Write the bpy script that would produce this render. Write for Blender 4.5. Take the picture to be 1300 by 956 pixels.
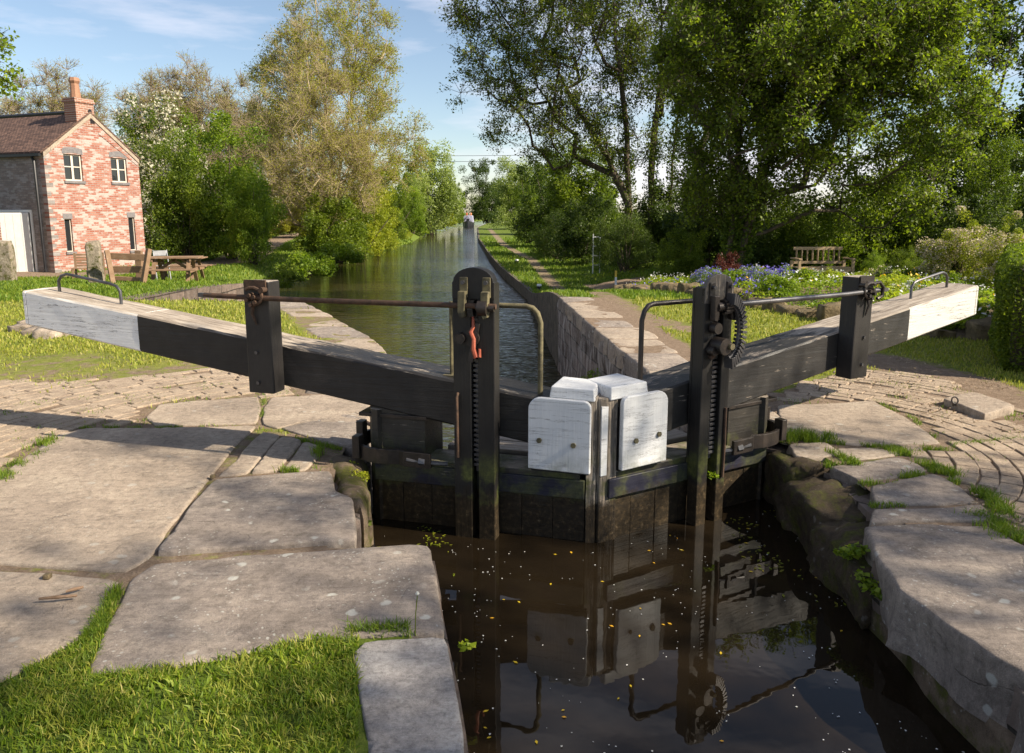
import bpy, bmesh, math, random
import numpy as np
from mathutils import Vector, Matrix, noise as mnoise
from mathutils.geometry import delaunay_2d_cdt
R = math.radians
random.seed(7)
for o in list(bpy.data.objects): bpy.data.objects.remove(o)
scene = bpy.context.scene
COL = scene.collection

# ---------------------------------------------------------------- camera
CAMH = 1.6; FPX = 960.0; CX = 650.0; CY = 433.0; HOR = 268.0
PITCH = math.atan((CY-HOR)/FPX)
cd = bpy.data.cameras.new('camera'); cam = bpy.data.objects.new('camera', cd); COL.objects.link(cam)
cam.location = (0, 0, CAMH); cam.rotation_euler = (R(90)-PITCH, 0, 0)
cd.sensor_width = 36; cd.lens = 36*FPX/1300; cd.shift_y = -(478-CY)/1300
cd.clip_start = 0.05; cd.clip_end = 3000
scene.camera = cam

# ---------------------------------------------------------------- light
SUN_DIR = Vector((1.0, -0.31, 0)).normalized(); SUN_EL = R(36)
sun_vec = Vector((SUN_DIR.x*math.cos(SUN_EL), SUN_DIR.y*math.cos(SUN_EL), math.sin(SUN_EL)))
sl = bpy.data.lights.new('sun', 'SUN'); sl.energy = 4.9; sl.angle = R(0.53); sl.color = (1.0, 0.89, 0.72)
so = bpy.data.objects.new('sun', sl); COL.objects.link(so)
so.rotation_euler = sun_vec.to_track_quat('Z', 'Y').to_euler(); so.location = (30, -10, 30)
world = bpy.data.worlds.new('World'); scene.world = world; world.use_nodes = True
wn = world.node_tree; wn.nodes.clear()
wo = wn.nodes.new('ShaderNodeOutputWorld'); bg = wn.nodes.new('ShaderNodeBackground')
sky = wn.nodes.new('ShaderNodeTexSky'); sky.sky_type = 'NISHITA'; sky.sun_disc = False
sky.sun_elevation = SUN_EL; sky.sun_rotation = math.atan2(SUN_DIR.x, SUN_DIR.y)
sky.air_density = 1.0; sky.dust_density = 0.3; sky.ozone_density = 1.4
bg.inputs['Strength'].default_value = 0.072
tc = wn.nodes.new('ShaderNodeTexCoord'); mp = wn.nodes.new('ShaderNodeMapping')
mp.inputs['Scale'].default_value = (1.3, 1.3, 6.5); mp.inputs['Location'].default_value = (3.1, 0.4, 0.55)
cn = wn.nodes.new('ShaderNodeTexNoise'); cn.inputs['Scale'].default_value = 2.1; cn.inputs['Detail'].default_value = 8; cn.inputs['Roughness'].default_value = 0.55
cr = wn.nodes.new('ShaderNodeValToRGB'); cr.color_ramp.elements[0].position = 0.47; cr.color_ramp.elements[1].position = 0.68
cr.color_ramp.elements[0].color = (0.05, 0.05, 0.055, 1); cr.color_ramp.elements[1].color = (0.8, 0.8, 0.8, 1)
cm = wn.nodes.new('ShaderNodeMixRGB'); cm.inputs['Color2'].default_value = (7.8, 7.5, 8.1, 1)
wn.links.new(tc.outputs['Generated'], mp.inputs['Vector']); wn.links.new(mp.outputs[0], cn.inputs['Vector'])
wn.links.new(cn.outputs['Fac'], cr.inputs[0]); wn.links.new(cr.outputs[0], cm.inputs['Fac'])
wn.links.new(sky.outputs[0], cm.inputs['Color1']); wn.links.new(cm.outputs[0], bg.inputs['Color'])
wn.links.new(bg.outputs[0], wo.inputs[0])
scene.view_settings.view_transform = 'Standard'; scene.view_settings.look = 'None'
scene.view_settings.exposure = 1.05; scene.view_settings.gamma = 1
scene.view_settings.use_curve_mapping = False
scene.render.engine = 'CYCLES'
scene.cycles.max_bounces = 6; scene.cycles.transparent_max_bounces = 6

def G(px, py, z=0.0):
    """a point of the photograph dropped on the level z"""
    u = px-CX; v = CY-py; cp, sp = math.cos(PITCH), math.sin(PITCH)
    dy = FPX*cp+v*sp; dz = -FPX*sp+v*cp
    t = (z-CAMH)/dz
    return (u*t, dy*t)
def AT(px, py, Y):
    """a point of the photograph at forward distance Y"""
    u = px-CX; v = CY-py; cp, sp = math.cos(PITCH), math.sin(PITCH)
    dy = FPX*cp+v*sp; dz = -FPX*sp+v*cp
    return (u*Y/dy, Y, CAMH+dz*Y/dy)

# ---------------------------------------------------------------- node helpers
def setin(n, k, v):
    if isinstance(v, bpy.types.NodeSocket): n.id_data.links.new(v, n.inputs[k])
    else: n.inputs[k].default_value = v
def node(nt, t, ins=None, **props):
    n = nt.nodes.new(t)
    for k, v in props.items(): setattr(n, k, v)
    if ins:
        for k, v in ins.items(): setin(n, k, v)
    return n
def c4(c): return (c[0], c[1], c[2], 1)
def noise(nt, vec, scale, detail=5, rough=0.6, dist=0.0):
    n = node(nt, 'ShaderNodeTexNoise', {'Scale': scale, 'Detail': detail, 'Roughness': rough, 'Distortion': dist})
    if vec is not None: setin(n, 'Vector', vec)
    return n.outputs['Fac']
def voro(nt, vec, scale, feature='F1', out='Distance'):
    n = node(nt, 'ShaderNodeTexVoronoi', {'Scale': scale}, feature=feature); setin(n, 'Vector', vec)
    return n.outputs[out]
def ramp(nt, fac, stops):
    n = node(nt, 'ShaderNodeValToRGB'); cr = n.color_ramp
    while len(cr.elements) < len(stops): cr.elements.new(0.5)
    for e, (p, c) in zip(cr.elements, stops):
        e.position = p; e.color = c4(c) if not isinstance(c, (int, float)) else (c, c, c, 1)
    setin(n, 0, fac); return n.outputs[0]
def mix(nt, fac, a, b, mode='MIX'):
    n = node(nt, 'ShaderNodeMixRGB', blend_type=mode); setin(n, 'Fac', fac)
    for k, v in (('Color1', a), ('Color2', b)): setin(n, k, v if isinstance(v, bpy.types.NodeSocket) else c4(v))
    return n.outputs[0]
def mth(nt, op, a, b=0.0, clamp=False):
    n = node(nt, 'ShaderNodeMath', operation=op, use_clamp=clamp); setin(n, 0, a); setin(n, 1, b); return n.outputs[0]
def mapping(nt, vec, scale=(1, 1, 1), loc=(0, 0, 0), rot=(0, 0, 0)):
    n = node(nt, 'ShaderNodeMapping', {'Scale': scale, 'Location': loc, 'Rotation': rot}); setin(n, 'Vector', vec); return n.outputs[0]
def bump(nt, h, strength=0.5, dist=0.02, normal=None):
    n = node(nt, 'ShaderNodeBump', {'Strength': strength, 'Distance': dist, 'Height': h})
    if normal is not None: setin(n, 'Normal', normal)
    return n.outputs[0]
def newmat(name):
    m = bpy.data.materials.new(name); m.use_nodes = True; nt = m.node_tree
    b = nt.nodes['Principled BSDF']; b.inputs['Specular IOR Level'].default_value = 0.3
    return m, nt, b
def ocoord(nt): return node(nt, 'ShaderNodeTexCoord').outputs['Object']
def wpos(nt): return node(nt, 'ShaderNodeNewGeometry').outputs['Position']
def nz(nt):
    s = node(nt, 'ShaderNodeSeparateXYZ'); setin(s, 0, node(nt, 'ShaderNodeNewGeometry').outputs['Normal']); return s.outputs['Z']
def attr(nt, name): return node(nt, 'ShaderNodeAttribute', attribute_name=name).outputs['Fac']

def m_simple(name, c1, c2, scale=6, rough=0.7, bmp=0.3, bdist=0.01, metal=0.0, spec=0.3):
    m, nt, b = newmat(name); v = ocoord(nt)
    n = noise(nt, v, scale, 8, 0.65)
    setin(b, 'Base Color', ramp(nt, n, [(0.3, c1), (0.7, c2)])); setin(b, 'Roughness', rough); setin(b, 'Metallic', metal)
    setin(b, 'Specular IOR Level', spec)
    setin(b, 'Normal', bump(nt, noise(nt, v, scale*6, 6, 0.7), bmp, bdist)); return m

def m_leaf(name, cols, trans=0.4, rough=0.55, tcol=None):
    m, nt, b = newmat(name)
    t = attr(nt, 'tint'); n = len(cols)
    c = ramp(nt, t, [(i/(n-1), cc) for i, cc in enumerate(cols)])
    setin(b, 'Base Color', c); setin(b, 'Roughness', rough); setin(b, 'Specular IOR Level', 0.35)
    tr = node(nt, 'ShaderNodeBsdfTranslucent')
    setin(tr, 'Color', mix(nt, 1.0, c, tcol or (1.5, 1.6, 0.7), 'MULTIPLY'))
    mx = node(nt, 'ShaderNodeMixShader', {0: trans}); out = nt.nodes['Material Output']
    nt.links.new(b.outputs[0], mx.inputs[1]); nt.links.new(tr.outputs[0], mx.inputs[2]); nt.links.new(mx.outputs[0], out.inputs[0])
    return m

M = {}
# leaves
M['leaf_dark'] = m_leaf('leaf_dark', [(0.022, 0.042, 0.008), (0.045, 0.075, 0.011), (0.080, 0.115, 0.016), (0.13, 0.165, 0.024)], 0.38)
M['leaf_olive'] = m_leaf('leaf_olive', [(0.036, 0.060, 0.008), (0.078, 0.108, 0.012), (0.135, 0.17, 0.018), (0.21, 0.235, 0.028)], 0.45)
M['leaf_mid'] = m_leaf('leaf_mid', [(0.045, 0.075, 0.008), (0.095, 0.14, 0.014), (0.165, 0.215, 0.020), (0.25, 0.285, 0.030)], 0.48)
M['leaf_bright'] = m_leaf('leaf_bright', [(0.07, 0.12, 0.010), (0.13, 0.20, 0.016), (0.21, 0.28, 0.022), (0.30, 0.34, 0.032)], 0.45)
M['leaf_gold'] = m_leaf('leaf_gold', [(0.15, 0.13, 0.02), (0.24, 0.22, 0.03), (0.30, 0.31, 0.035), (0.30, 0.37, 0.045)], 0.5)
M['leaf_twiggy'] = m_leaf('leaf_twiggy', [(0.24, 0.19, 0.045), (0.31, 0.27, 0.05), (0.32, 0.32, 0.045), (0.30, 0.35, 0.04)], 0.5)
M['leaf_grey'] = m_leaf('leaf_grey', [(0.13, 0.17, 0.05), (0.21, 0.26, 0.075), (0.29, 0.34, 0.11), (0.38, 0.42, 0.17)], 0.45)
M['leaf_red'] = m_leaf('leaf_red', [(0.05, 0.016, 0.012), (0.09, 0.028, 0.02), (0.13, 0.045, 0.03), (0.16, 0.08, 0.04)], 0.3, tcol=(1.5, .8, .6))
M['leaf_yellowgreen'] = m_leaf('leaf_yellowgreen', [(0.14, 0.175, 0.014), (0.22, 0.26, 0.018), (0.31, 0.33, 0.024), (0.38, 0.37, 0.035)], 0.4)
M['blossom'] = m_leaf('blossom', [(0.40, 0.37, 0.26), (0.50, 0.47, 0.35), (0.58, 0.55, 0.44), (0.64, 0.62, 0.53)], 0.3, tcol=(1.1, 1.05, .9))
M['blossom_pink'] = m_leaf('blossom_pink', [(0.40, 0.36, 0.20), (0.50, 0.44, 0.28), (0.56, 0.48, 0.36), (0.62, 0.54, 0.44)], 0.3, tcol=(1.1, 1.0, .9))
M['petal_blue'] = m_leaf('petal_blue', [(0.10, 0.09, 0.42), (0.16, 0.14, 0.55), (0.24, 0.2, 0.62), (0.3, 0.27, 0.66)], 0.3, tcol=(1., .9, 1.4))
M['petal_white'] = m_leaf('petal_white', [(0.6, 0.6, 0.55), (0.7, 0.7, 0.66), (0.8, 0.8, 0.76), (0.8, 0.8, 0.8)], 0.3, tcol=(1, 1, 1))
M['petal_yellow'] = m_leaf('petal_yellow', [(0.6, 0.42, 0.02), (0.7, 0.5, 0.03), (0.75, 0.5, 0.03), (0.8, 0.4, 0.03)], 0.3, tcol=(1, 1, .6))
M['grass'] = m_leaf('grass', [(0.055, 0.10, 0.010), (0.10, 0.17, 0.014), (0.17, 0.235, 0.020), (0.26, 0.27, 0.035)], 0.35)
M['grass_dry'] = m_leaf('grass_dry', [(0.13, 0.18, 0.018), (0.23, 0.27, 0.03), (0.32, 0.31, 0.055), (0.42, 0.36, 0.12)], 0.3)
# bark
def m_bark(name, c1, c2):
    m, nt, b = newmat(name); v = mapping(nt, ocoord(nt), (9, 9, 1.6)); n = noise(nt, v, 1.6, 8, 0.7)
    setin(b, 'Base Color', ramp(nt, n, [(0.3, c1), (0.7, c2)])); setin(b, 'Roughness', 0.9)
    setin(b, 'Normal', bump(nt, n, 0.8, 0.04)); return m
M['bark'] = m_bark('bark', (0.045, 0.034, 0.024), (0.13, 0.105, 0.075))
M['bark_pale'] = m_bark('bark_pale', (0.26, 0.20, 0.12), (0.46, 0.37, 0.24))
M['bark_twig'] = m_bark('bark_twig', (0.20, 0.15, 0.10), (0.34, 0.27, 0.19))

# stone
def m_stone(name, a, b_, c, lichen=0.5, sc=1.0, moss=0.0, dark=0.25):
    m, nt, b = newmat(name); v = wpos(nt)
    big = noise(nt, v, 1.5*sc, 6, 0.6, 0.4); fine = noise(nt, v, 22*sc, 9, 0.75); grit = noise(nt, v, 190*sc, 4, 0.8)
    col = ramp(nt, mth(nt, 'ADD', mth(nt, 'MULTIPLY', big, .6), mth(nt, 'MULTIPLY', noise(nt, v, 6*sc, 8, 0.75, 0.8), .4)), [(0.36, a), (0.5, b_), (0.64, c)])
    col = mix(nt, 0.75, col, ramp(nt, fine, [(0.3, 0.45), (0.5, 1.0), (0.75, 1.4)]), 'MULTIPLY')
    col = mix(nt, 0.55, col, ramp(nt, grit, [(0.35, 0.55), (0.6, 1.15)]), 'MULTIPLY')
    # stains
    st = noise(nt, v, 4.5*sc, 7, 0.7, 1.2)
    col = mix(nt, ramp(nt, st, [(0.56, 0.0), (0.70, dark*2)]), col, (a[0]*.45, a[1]*.45, a[2]*.42))
    # cracks and scratches
    wv = node(nt, 'ShaderNodeVectorMath', operation='ADD'); setin(wv, 0, v); wn_ = node(nt, 'ShaderNodeTexNoise', {'Scale': 3.0, 'Detail': 7}); setin(wn_, 'Vector', v)
    ws = node(nt, 'ShaderNodeVectorMath', operation='SCALE'); setin(ws, 0, wn_.outputs['Color']); setin(ws, 'Scale', 0.5); setin(wv, 1, ws.outputs[0])
    ce = voro(nt, wv.outputs[0], 1.25*sc, 'DISTANCE_TO_EDGE'); ckm = mth(nt, 'MULTIPLY', ramp(nt, ce, [(0.001, 1.0), (0.006, 0.0)]), ramp(nt, noise(nt, v, 1.7, 4), [(0.56, 0.0), (0.64, 0.55)]))
    col = mix(nt, ckm, col, (0.06, 0.05, 0.04))
    scr = noise(nt, mapping(nt, v, (4, 30, 4), rot=(0, 0, 0.5)), 1.5*sc, 8, 0.8); col = mix(nt, 0.6, col, ramp(nt, scr, [(0.34, 0.72), (0.5, 1.0), (0.66, 1.22)]), 'MULTIPLY')
    # lichen discs
    vv = node(nt, 'ShaderNodeVectorMath', operation='ADD'); setin(vv, 0, v)
    cn_ = node(nt, 'ShaderNodeTexNoise', {'Scale': 16.0, 'Detail': 3}); setin(cn_, 'Vector', v)
    sc_ = node(nt, 'ShaderNodeVectorMath', operation='SCALE'); setin(sc_, 0, cn_.outputs['Color']); setin(sc_, 'Scale', 0.06); setin(vv, 1, sc_.outputs[0])
    d1 = voro(nt, vv.outputs[0], 8.0*sc)
    gate = noise(nt, v, 1.9*sc, 3, 0.5)
    lm = mth(nt, 'MULTIPLY', ramp(nt, d1, [(0.13, 1.0), (0.20, 0.0)]), ramp(nt, gate, [(0.46, 0.0), (0.54, 1.0)]))
    d2 = voro(nt, vv.outputs[0], 34*sc)
    lm2 = mth(nt, 'MULTIPLY', ramp(nt, d2, [(0.14, 1.0), (0.24, 0.0)]), ramp(nt, noise(nt, v, 2.6*sc, 4), [(0.46, 0.0), (0.58, 1.0)]))
    lm = mth(nt, 'MAXIMUM', lm, lm2)
    col = mix(nt, mth(nt, 'MULTIPLY', lm, lichen), col, (0.50, 0.49, 0.44))
    if moss > 0:
        mm = ramp(nt, noise(nt, v, 5*sc, 8, 0.7), [(0.60-moss*0.35, 0.0), (0.72-moss*0.35, 1.0)])
        mc = ramp(nt, noise(nt, v, 40, 5, 0.8), [(0.3, (0.028, 0.030, 0.009)), (0.6, (0.085, 0.085, 0.018)), (0.8, (0.17, 0.15, 0.035))])
        col = mix(nt, mm, col, mc)
    setin(b, 'Base Color', col); setin(b, 'Roughness', 0.88); setin(b, 'Specular IOR Level', 0.2)
    h = mth(nt, 'ADD', mth(nt, 'MULTIPLY', fine, 1.0), mth(nt, 'MULTIPLY', grit, 0.35))
    h = mth(nt, 'ADD', h, mth(nt, 'MULTIPLY', big, 1.2)); h = mth(nt, 'SUBTRACT', h, mth(nt, 'MULTIPLY', ckm, 1.2)); h = mth(nt, 'ADD', h, mth(nt, 'MULTIPLY', scr, .5))
    setin(b, 'Normal', bump(nt, h, 0.8, 0.016)); return m
M['slab'] = m_stone('slab', (0.175, 0.145, 0.122), (0.27, 0.225, 0.19), (0.38, 0.32, 0.262), 0.75)
M['slab_warm'] = m_stone('slab_warm', (0.26, 0.21, 0.165), (0.36, 0.29, 0.225), (0.45, 0.37, 0.285), 0.35)
M['slab_granite'] = m_stone('slab_granite', (0.22, 0.20, 0.19), (0.36, 0.33, 0.31), (0.48, 0.45, 0.42), 0.35, 2.2)
M['slab_moss'] = m_stone('slab_moss', (0.10, 0.075, 0.05), (0.17, 0.125, 0.085), (0.26, 0.20, 0.14), 0.3, 1.0, 0.40)
M['mossbank'] = m_stone('mossbank', (0.035, 0.026, 0.018), (0.065, 0.048, 0.030), (0.11, 0.08, 0.05), 0.15, 1.6, 0.32)
M['stone_old'] = m_stone('stone_old', (0.16, 0.135, 0.105), (0.27, 0.225, 0.17), (0.38, 0.32, 0.25), 0.5, 1.5, 0.25)
M['sett'] = m_stone('sett', (0.26, 0.195, 0.145), (0.38, 0.295, 0.215), (0.48, 0.375, 0.275), 0.25, 3.0)
def m_wallstone(name, streak):
    m, nt, b = newmat(name); v = wpos(nt)
    sp = node(nt, 'ShaderNodeSeparateXYZ'); setin(sp, 0, v)
    cb = node(nt, 'ShaderNodeCombineXYZ'); setin(cb, 'X', mth(nt, 'ADD', sp.outputs['X'], sp.outputs['Y'])); setin(cb, 'Y', sp.outputs['Z'])
    br = node(nt, 'ShaderNodeTexBrick', {'Scale': 1.0, 'Mortar Size': 0.012, 'Brick Width': 0.62, 'Row Height': 0.24, 'Bias': 0.0, 'Mortar Smooth': 0.3,
                                         'Color1': (0.10, 0.075, 0.06, 1), 'Color2': (0.20, 0.15, 0.12, 1), 'Mortar': (0.035, 0.028, 0.02, 1)})
    setin(br, 'Vector', cb.outputs[0])
    f = noise(nt, v, 9, 9, 0.75)
    col = mix(nt, 0.8, br.outputs['Color'], ramp(nt, f, [(0.3, 0.4), (0.55, 1.0), (0.8, 1.5)]), 'MULTIPLY')
    s = noise(nt, mapping(nt, v, (7, 7, 1.6)), 1.0, 9, 0.8)
    col = mix(nt, mth(nt, 'MULTIPLY', ramp(nt, s, [(0.45, 0.0), (0.60, 1.0)]), streak), col, (0.50, 0.46, 0.42))
    setin(b, 'Base Color', col); setin(b, 'Roughness', 0.85)
    h = mth(nt, 'ADD', mth(nt, 'MULTIPLY', br.outputs['Fac'], -0.8), f)
    setin(b, 'Normal', bump(nt, h, 0.9, 0.035)); return m
M['tailwall'] = m_wallstone('tailwall', 0.75)
M['bankwall'] = m_wallstone('bankwall', 0.1)
M['chamberwall'] = m_wallstone('chamberwall', 0.12)

M['edging'] = m_simple('edging', (0.05, 0.042, 0.032), (0.17, 0.14, 0.105), 5, .9, .8, .03)
# ground
m, nt, b = newmat('ground'); v = wpos(nt); d = attr(nt, 'dirt'); dry = attr(nt, 'dry')
n1 = noise(nt, v, 0.9, 7, 0.65); n2 = noise(nt, v, 14, 8, 0.8); n3 = noise(nt, v, 90, 3, 0.7)
gr = ramp(nt, n2, [(0.3, (0.045, 0.070, 0.012)), (0.5, (0.085, 0.13, 0.018)), (0.72, (0.14, 0.185, 0.03))])
grd = ramp(nt, n2, [(0.3, (0.16, 0.18, 0.03)), (0.5, (0.26, 0.26, 0.06)), (0.72, (0.36, 0.31, 0.13))])
gmix = mix(nt, mth(nt, 'MULTIPLY', dry, ramp(nt, n1, [(0.35, 0.4), (0.6, 1.0)])), gr, grd)
dc = ramp(nt, n2, [(0.3, (0.15, 0.105, 0.07)), (0.5, (0.24, 0.175, 0.125)), (0.75, (0.36, 0.28, 0.20))])
dc = mix(nt, 0.5, dc, ramp(nt, n3, [(0.3, 0.45), (0.7, 1.3)]), 'MULTIPLY')
dm = mth(nt, 'ADD', d, mth(nt, 'MULTIPLY', mth(nt, 'SUBTRACT', noise(nt, v, 5, 8, 0.75), 0.5), 1.6))
col = mix(nt, ramp(nt, dm, [(0.40, 0.0), (0.60, 1.0)]), gmix, dc)
setin(b, 'Base Color', col); setin(b, 'Roughness', 0.95); setin(b, 'Specular IOR Level', 0.1)
setin(b, 'Normal', bump(nt, mth(nt, 'ADD', n2, mth(nt, 'MULTIPLY', n3, 0.5)), 0.9, 0.03)); M['ground'] = m

# painted timber
def m_paint(name, paint, paint2, wood=True, wear=0.5, topwear=True, rough=0.45, along='X', stain=0.0, crack=0.0):
    m, nt, b = newmat(name); v = ocoord(nt)
    st = (1.2, 26, 26) if along == 'X' else (26, 26, 1.2)
    g = noise(nt, mapping(nt, v, st), 1.0, 8, 0.7, 0.3); g2 = noise(nt, mapping(nt, v, (st[0]*3, st[1]*2.5, st[2]*2.5)), 1.0, 6, 0.7)
    n = noise(nt, v, 5, 7, 0.7)
    wc = ramp(nt, g, [(0.28, (0.10, 0.075, 0.055)), (0.5, (0.30, 0.25, 0.20)), (0.72, (0.50, 0.44, 0.36))])
    pc = ramp(nt, n, [(0.3, paint), (0.7, paint2)])
    s = mth(nt, 'ADD', mth(nt, 'MULTIPLY', g2, 0.6), mth(nt, 'MULTIPLY', n, 0.4))
    e = 0.5+(0.5-wear)*0.35
    side = ramp(nt, s, [(e+0.06, 0.0), (e+0.09, 1.0)])
    if topwear:
        tn = mth(nt, 'ADD', mth(nt, 'MULTIPLY', noise(nt, mapping(nt, v, (2.2, 9, 9)), 1.0, 8, 0.75), 0.8), mth(nt, 'MULTIPLY', g2, 0.2))
        if along == 'X' and crack > 0:
            sx_ = node(nt, 'ShaderNodeSeparateXYZ'); setin(sx_, 0, v); tn = mth(nt, 'ADD', tn, ramp(nt, mth(nt, 'MULTIPLY', sx_.outputs['X'], 0.5), [(0.18, 0.0), (0.55, 0.20)])); tn = mth(nt, 'SUBTRACT', tn, 0.13)
        top = mth(nt, 'MULTIPLY', ramp(nt, nz(nt), [(0.5, 0.0), (0.8, 1.0)]), ramp(nt, tn, [(0.40, 0.0), (0.47, 1.0)]))
        side = mth(nt, 'MAXIMUM', side, top)
    if crack > 0:
        ck = noise(nt, mapping(nt, v, (0.9, 14, 14)), 1.0, 9, 0.75, 0.6)
        ckm = mth(nt, 'MULTIPLY', ramp(nt, mth(nt, 'ABSOLUTE', mth(nt, 'SUBTRACT', ck, 0.5)), [(0.005, 1.0), (0.013, 0.0)]), ramp(nt, n, [(0.42, 0.0), (0.56, 1.0)]))
        pc = mix(nt, mth(nt, 'MULTIPLY', ckm, crack), pc, (0.05, 0.04, 0.035))
    col = mix(nt, side, pc, wc) if wood else pc
    if stain > 0:
        zc = node(nt, 'ShaderNodeSeparateXYZ'); setin(zc, 0, wpos(nt))
        zz = mth(nt, 'ADD', zc.outputs['Z'], mth(nt, 'MULTIPLY', mth(nt, 'SUBTRACT', noise(nt, v, 7, 7, 0.75), 0.5), 0.30))
        mud = ramp(nt, noise(nt, v, 26, 8, 0.75), [(0.32, (0.010, 0.008, 0.006)), (0.52, (0.030, 0.022, 0.013)), (0.64, (0.075, 0.052, 0.028)), (0.70, (0.30, 0.26, 0.18))])
        moss = ramp(nt, noise(nt, v, 33, 6, 0.75), [(0.3, (0.03, 0.035, 0.012)), (0.7, (0.13, 0.14, 0.04))])
        col = mix(nt, mth(nt, 'MULTIPLY', ramp(nt, zz, [(0.02, 1.0), (0.20, 0.0)]), ramp(nt, noise(nt, v, 6, 6), [(0.44, 0.0), (0.58, stain)])), col, moss)
        col = mix(nt, ramp(nt, zz, [(-0.17, 1.0), (-0.10, 0.0)]) if False else ramp(nt, mth(nt, 'ADD', zz, 0.5), [(0.34, 1.0), (0.40, 0.0)]), col, mud)
    setin(b, 'Base Color', col); setin(b, 'Roughness', ramp(nt, side, [(0, rough), (1, 0.85)]) if wood else rough)
    h = mth(nt, 'ADD', mth(nt, 'MULTIPLY', g, 0.7), mth(nt, 'MULTIPLY', side, -0.35) if wood else 0.0)
    setin(b, 'Normal', bump(nt, h, 0.55, 0.012)); return m
M['beam_black'] = m_paint('beam_black', (0.016, 0.015, 0.015), (0.028, 0.026, 0.025), wear=0.20, crack=0.3)
M['beam_black_worn'] = m_paint('beam_black_worn', (0.018, 0.017, 0.017), (0.04, 0.038, 0.036), wear=0.42, crack=0.3)
M['beam_white'] = m_paint('beam_white', (0.70, 0.70, 0.69), (0.80, 0.80, 0.79), wear=0.12, crack=1.0)
M['beam_white_r'] = m_paint('beam_white_r', (0.50, 0.49, 0.46), (0.60, 0.59, 0.56), wear=0.44, crack=1.0)
M['gear_black'] = m_paint('gear_black', (0.014, 0.013, 0.013), (0.026, 0.024, 0.022), wear=0.12, topwear=False, along='Z', stain=0.9)
M['post_black'] = m_paint('post_black', (0.020, 0.018, 0.018), (0.035, 0.032, 0.030), wear=0.2, topwear=True, along='Z')
M['gate_wood'] = m_paint('gate_wood', (0.022, 0.020, 0.018), (0.055, 0.048, 0.040), wear=0.42, topwear=True, stain=0.8)
M['plate_white'] = m_paint('plate_white', (0.56, 0.57, 0.58), (0.68, 0.68, 0.68), wear=0.24, topwear=False, along='Z', crack=0.6, stain=0.55)
M['mitre'] = m_paint('mitre', (0.16, 0.14, 0.12), (0.03, 0.025, 0.02), wear=0.75, topwear=False, along='Z', stain=0.9)
M['wood_grey'] = m_paint('wood_grey', (0.22, 0.185, 0.15), (0.34, 0.29, 0.24), wear=0.8, topwear=False, rough=0.85)
M['wood_brown'] = m_paint('wood_brown', (0.16, 0.095, 0.055), (0.28, 0.18, 0.11), wear=0.45, topwear=False, rough=0.8)
M['wood_bench'] = m_paint('wood_bench', (0.30, 0.21, 0.12), (0.42, 0.31, 0.19), wear=0.4, topwear=False, rough=0.8)
M['iron'] = m_simple('iron', (0.016, 0.014, 0.013), (0.055, 0.042, 0.035), 14, 0.42, 0.5, 0.004, 0.35, 0.5)
M['iron_rust'] = m_simple('iron_rust', (0.035, 0.024, 0.018), (0.12, 0.068, 0.042), 22, 0.75, 0.6, 0.004, 0.15)
M['iron_lichen'] = m_simple('iron_lichen', (0.045, 0.04, 0.028), (0.20, 0.17, 0.09), 18, 0.8, 0.6, 0.004)
M['steel'] = m_simple('steel', (0.06, 0.058, 0.06), (0.14, 0.135, 0.14), 10, 0.38, 0.2, 0.003, 0.6, 0.5)
M['orange'] = m_simple('orange', (0.22, 0.05, 0.03), (0.42, 0.11, 0.06), 20, 0.5, 0.2)
M['white'] = m_simple('white', (0.70, 0.70, 0.68), (0.80, 0.80, 0.78), 5, 0.5, 0.1)
M['rock'] = m_simple('rock', (0.07, 0.055, 0.03), (0.24, 0.18, 0.10), 5, 0.9, 0.8, 0.03)
M['twig_dead'] = m_simple('twig_dead', (0.16, 0.10, 0.06), (0.30, 0.20, 0.13), 30, 0.9, 0.5)
M['dark'] = m_simple('dark', (0.010, 0.010, 0.012), (0.022, 0.022, 0.026), 5, 0.4, 0.1)

# water
def m_water(name, col, sx, sy, scale, strength, dist, fine=0.3, rough=0.015):
    m, nt, b = newmat(name); v = wpos(nt)
    n = noise(nt, mapping(nt, v, (sx, sy, 1)), scale, 3, 0.5, 0.3); n2 = noise(nt, mapping(nt, v, (sx, sy, 1)), scale*3.3, 2, 0.5)
    big = noise(nt, v, 0.13, 3, 0.5)
    amp = ramp(nt, big, [(0.35, 0.45), (0.6, 1.0)])
    h = mth(nt, 'MULTIPLY', mth(nt, 'ADD', n, mth(nt, 'MULTIPLY', n2, fine)), amp)
    setin(b, 'Base Color', ramp(nt, noise(nt, v, 1.3, 5, 0.6), [(0.3, (col[0]*.7, col[1]*.7, col[2]*.7)), (0.7, (col[0]*1.3, col[1]*1.3, col[2]*1.3))]))
    setin(b, 'Roughness', rough); setin(b, 'IOR', 1.33); setin(b, 'Specular IOR Level', 0.5)
    setin(b, 'Normal', bump(nt, h, strength, dist)); return m
M['water_lock'] = m_water('water_lock', (0.013, 0.009, 0.005), 1, 1, 2.4, 0.10, 0.02)
M['water_canal'] = m_water('water_canal', (0.026, 0.023, 0.007), 0.55, 2.2, 1.5, 0.9, 0.12, 0.4, 0.04)
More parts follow.
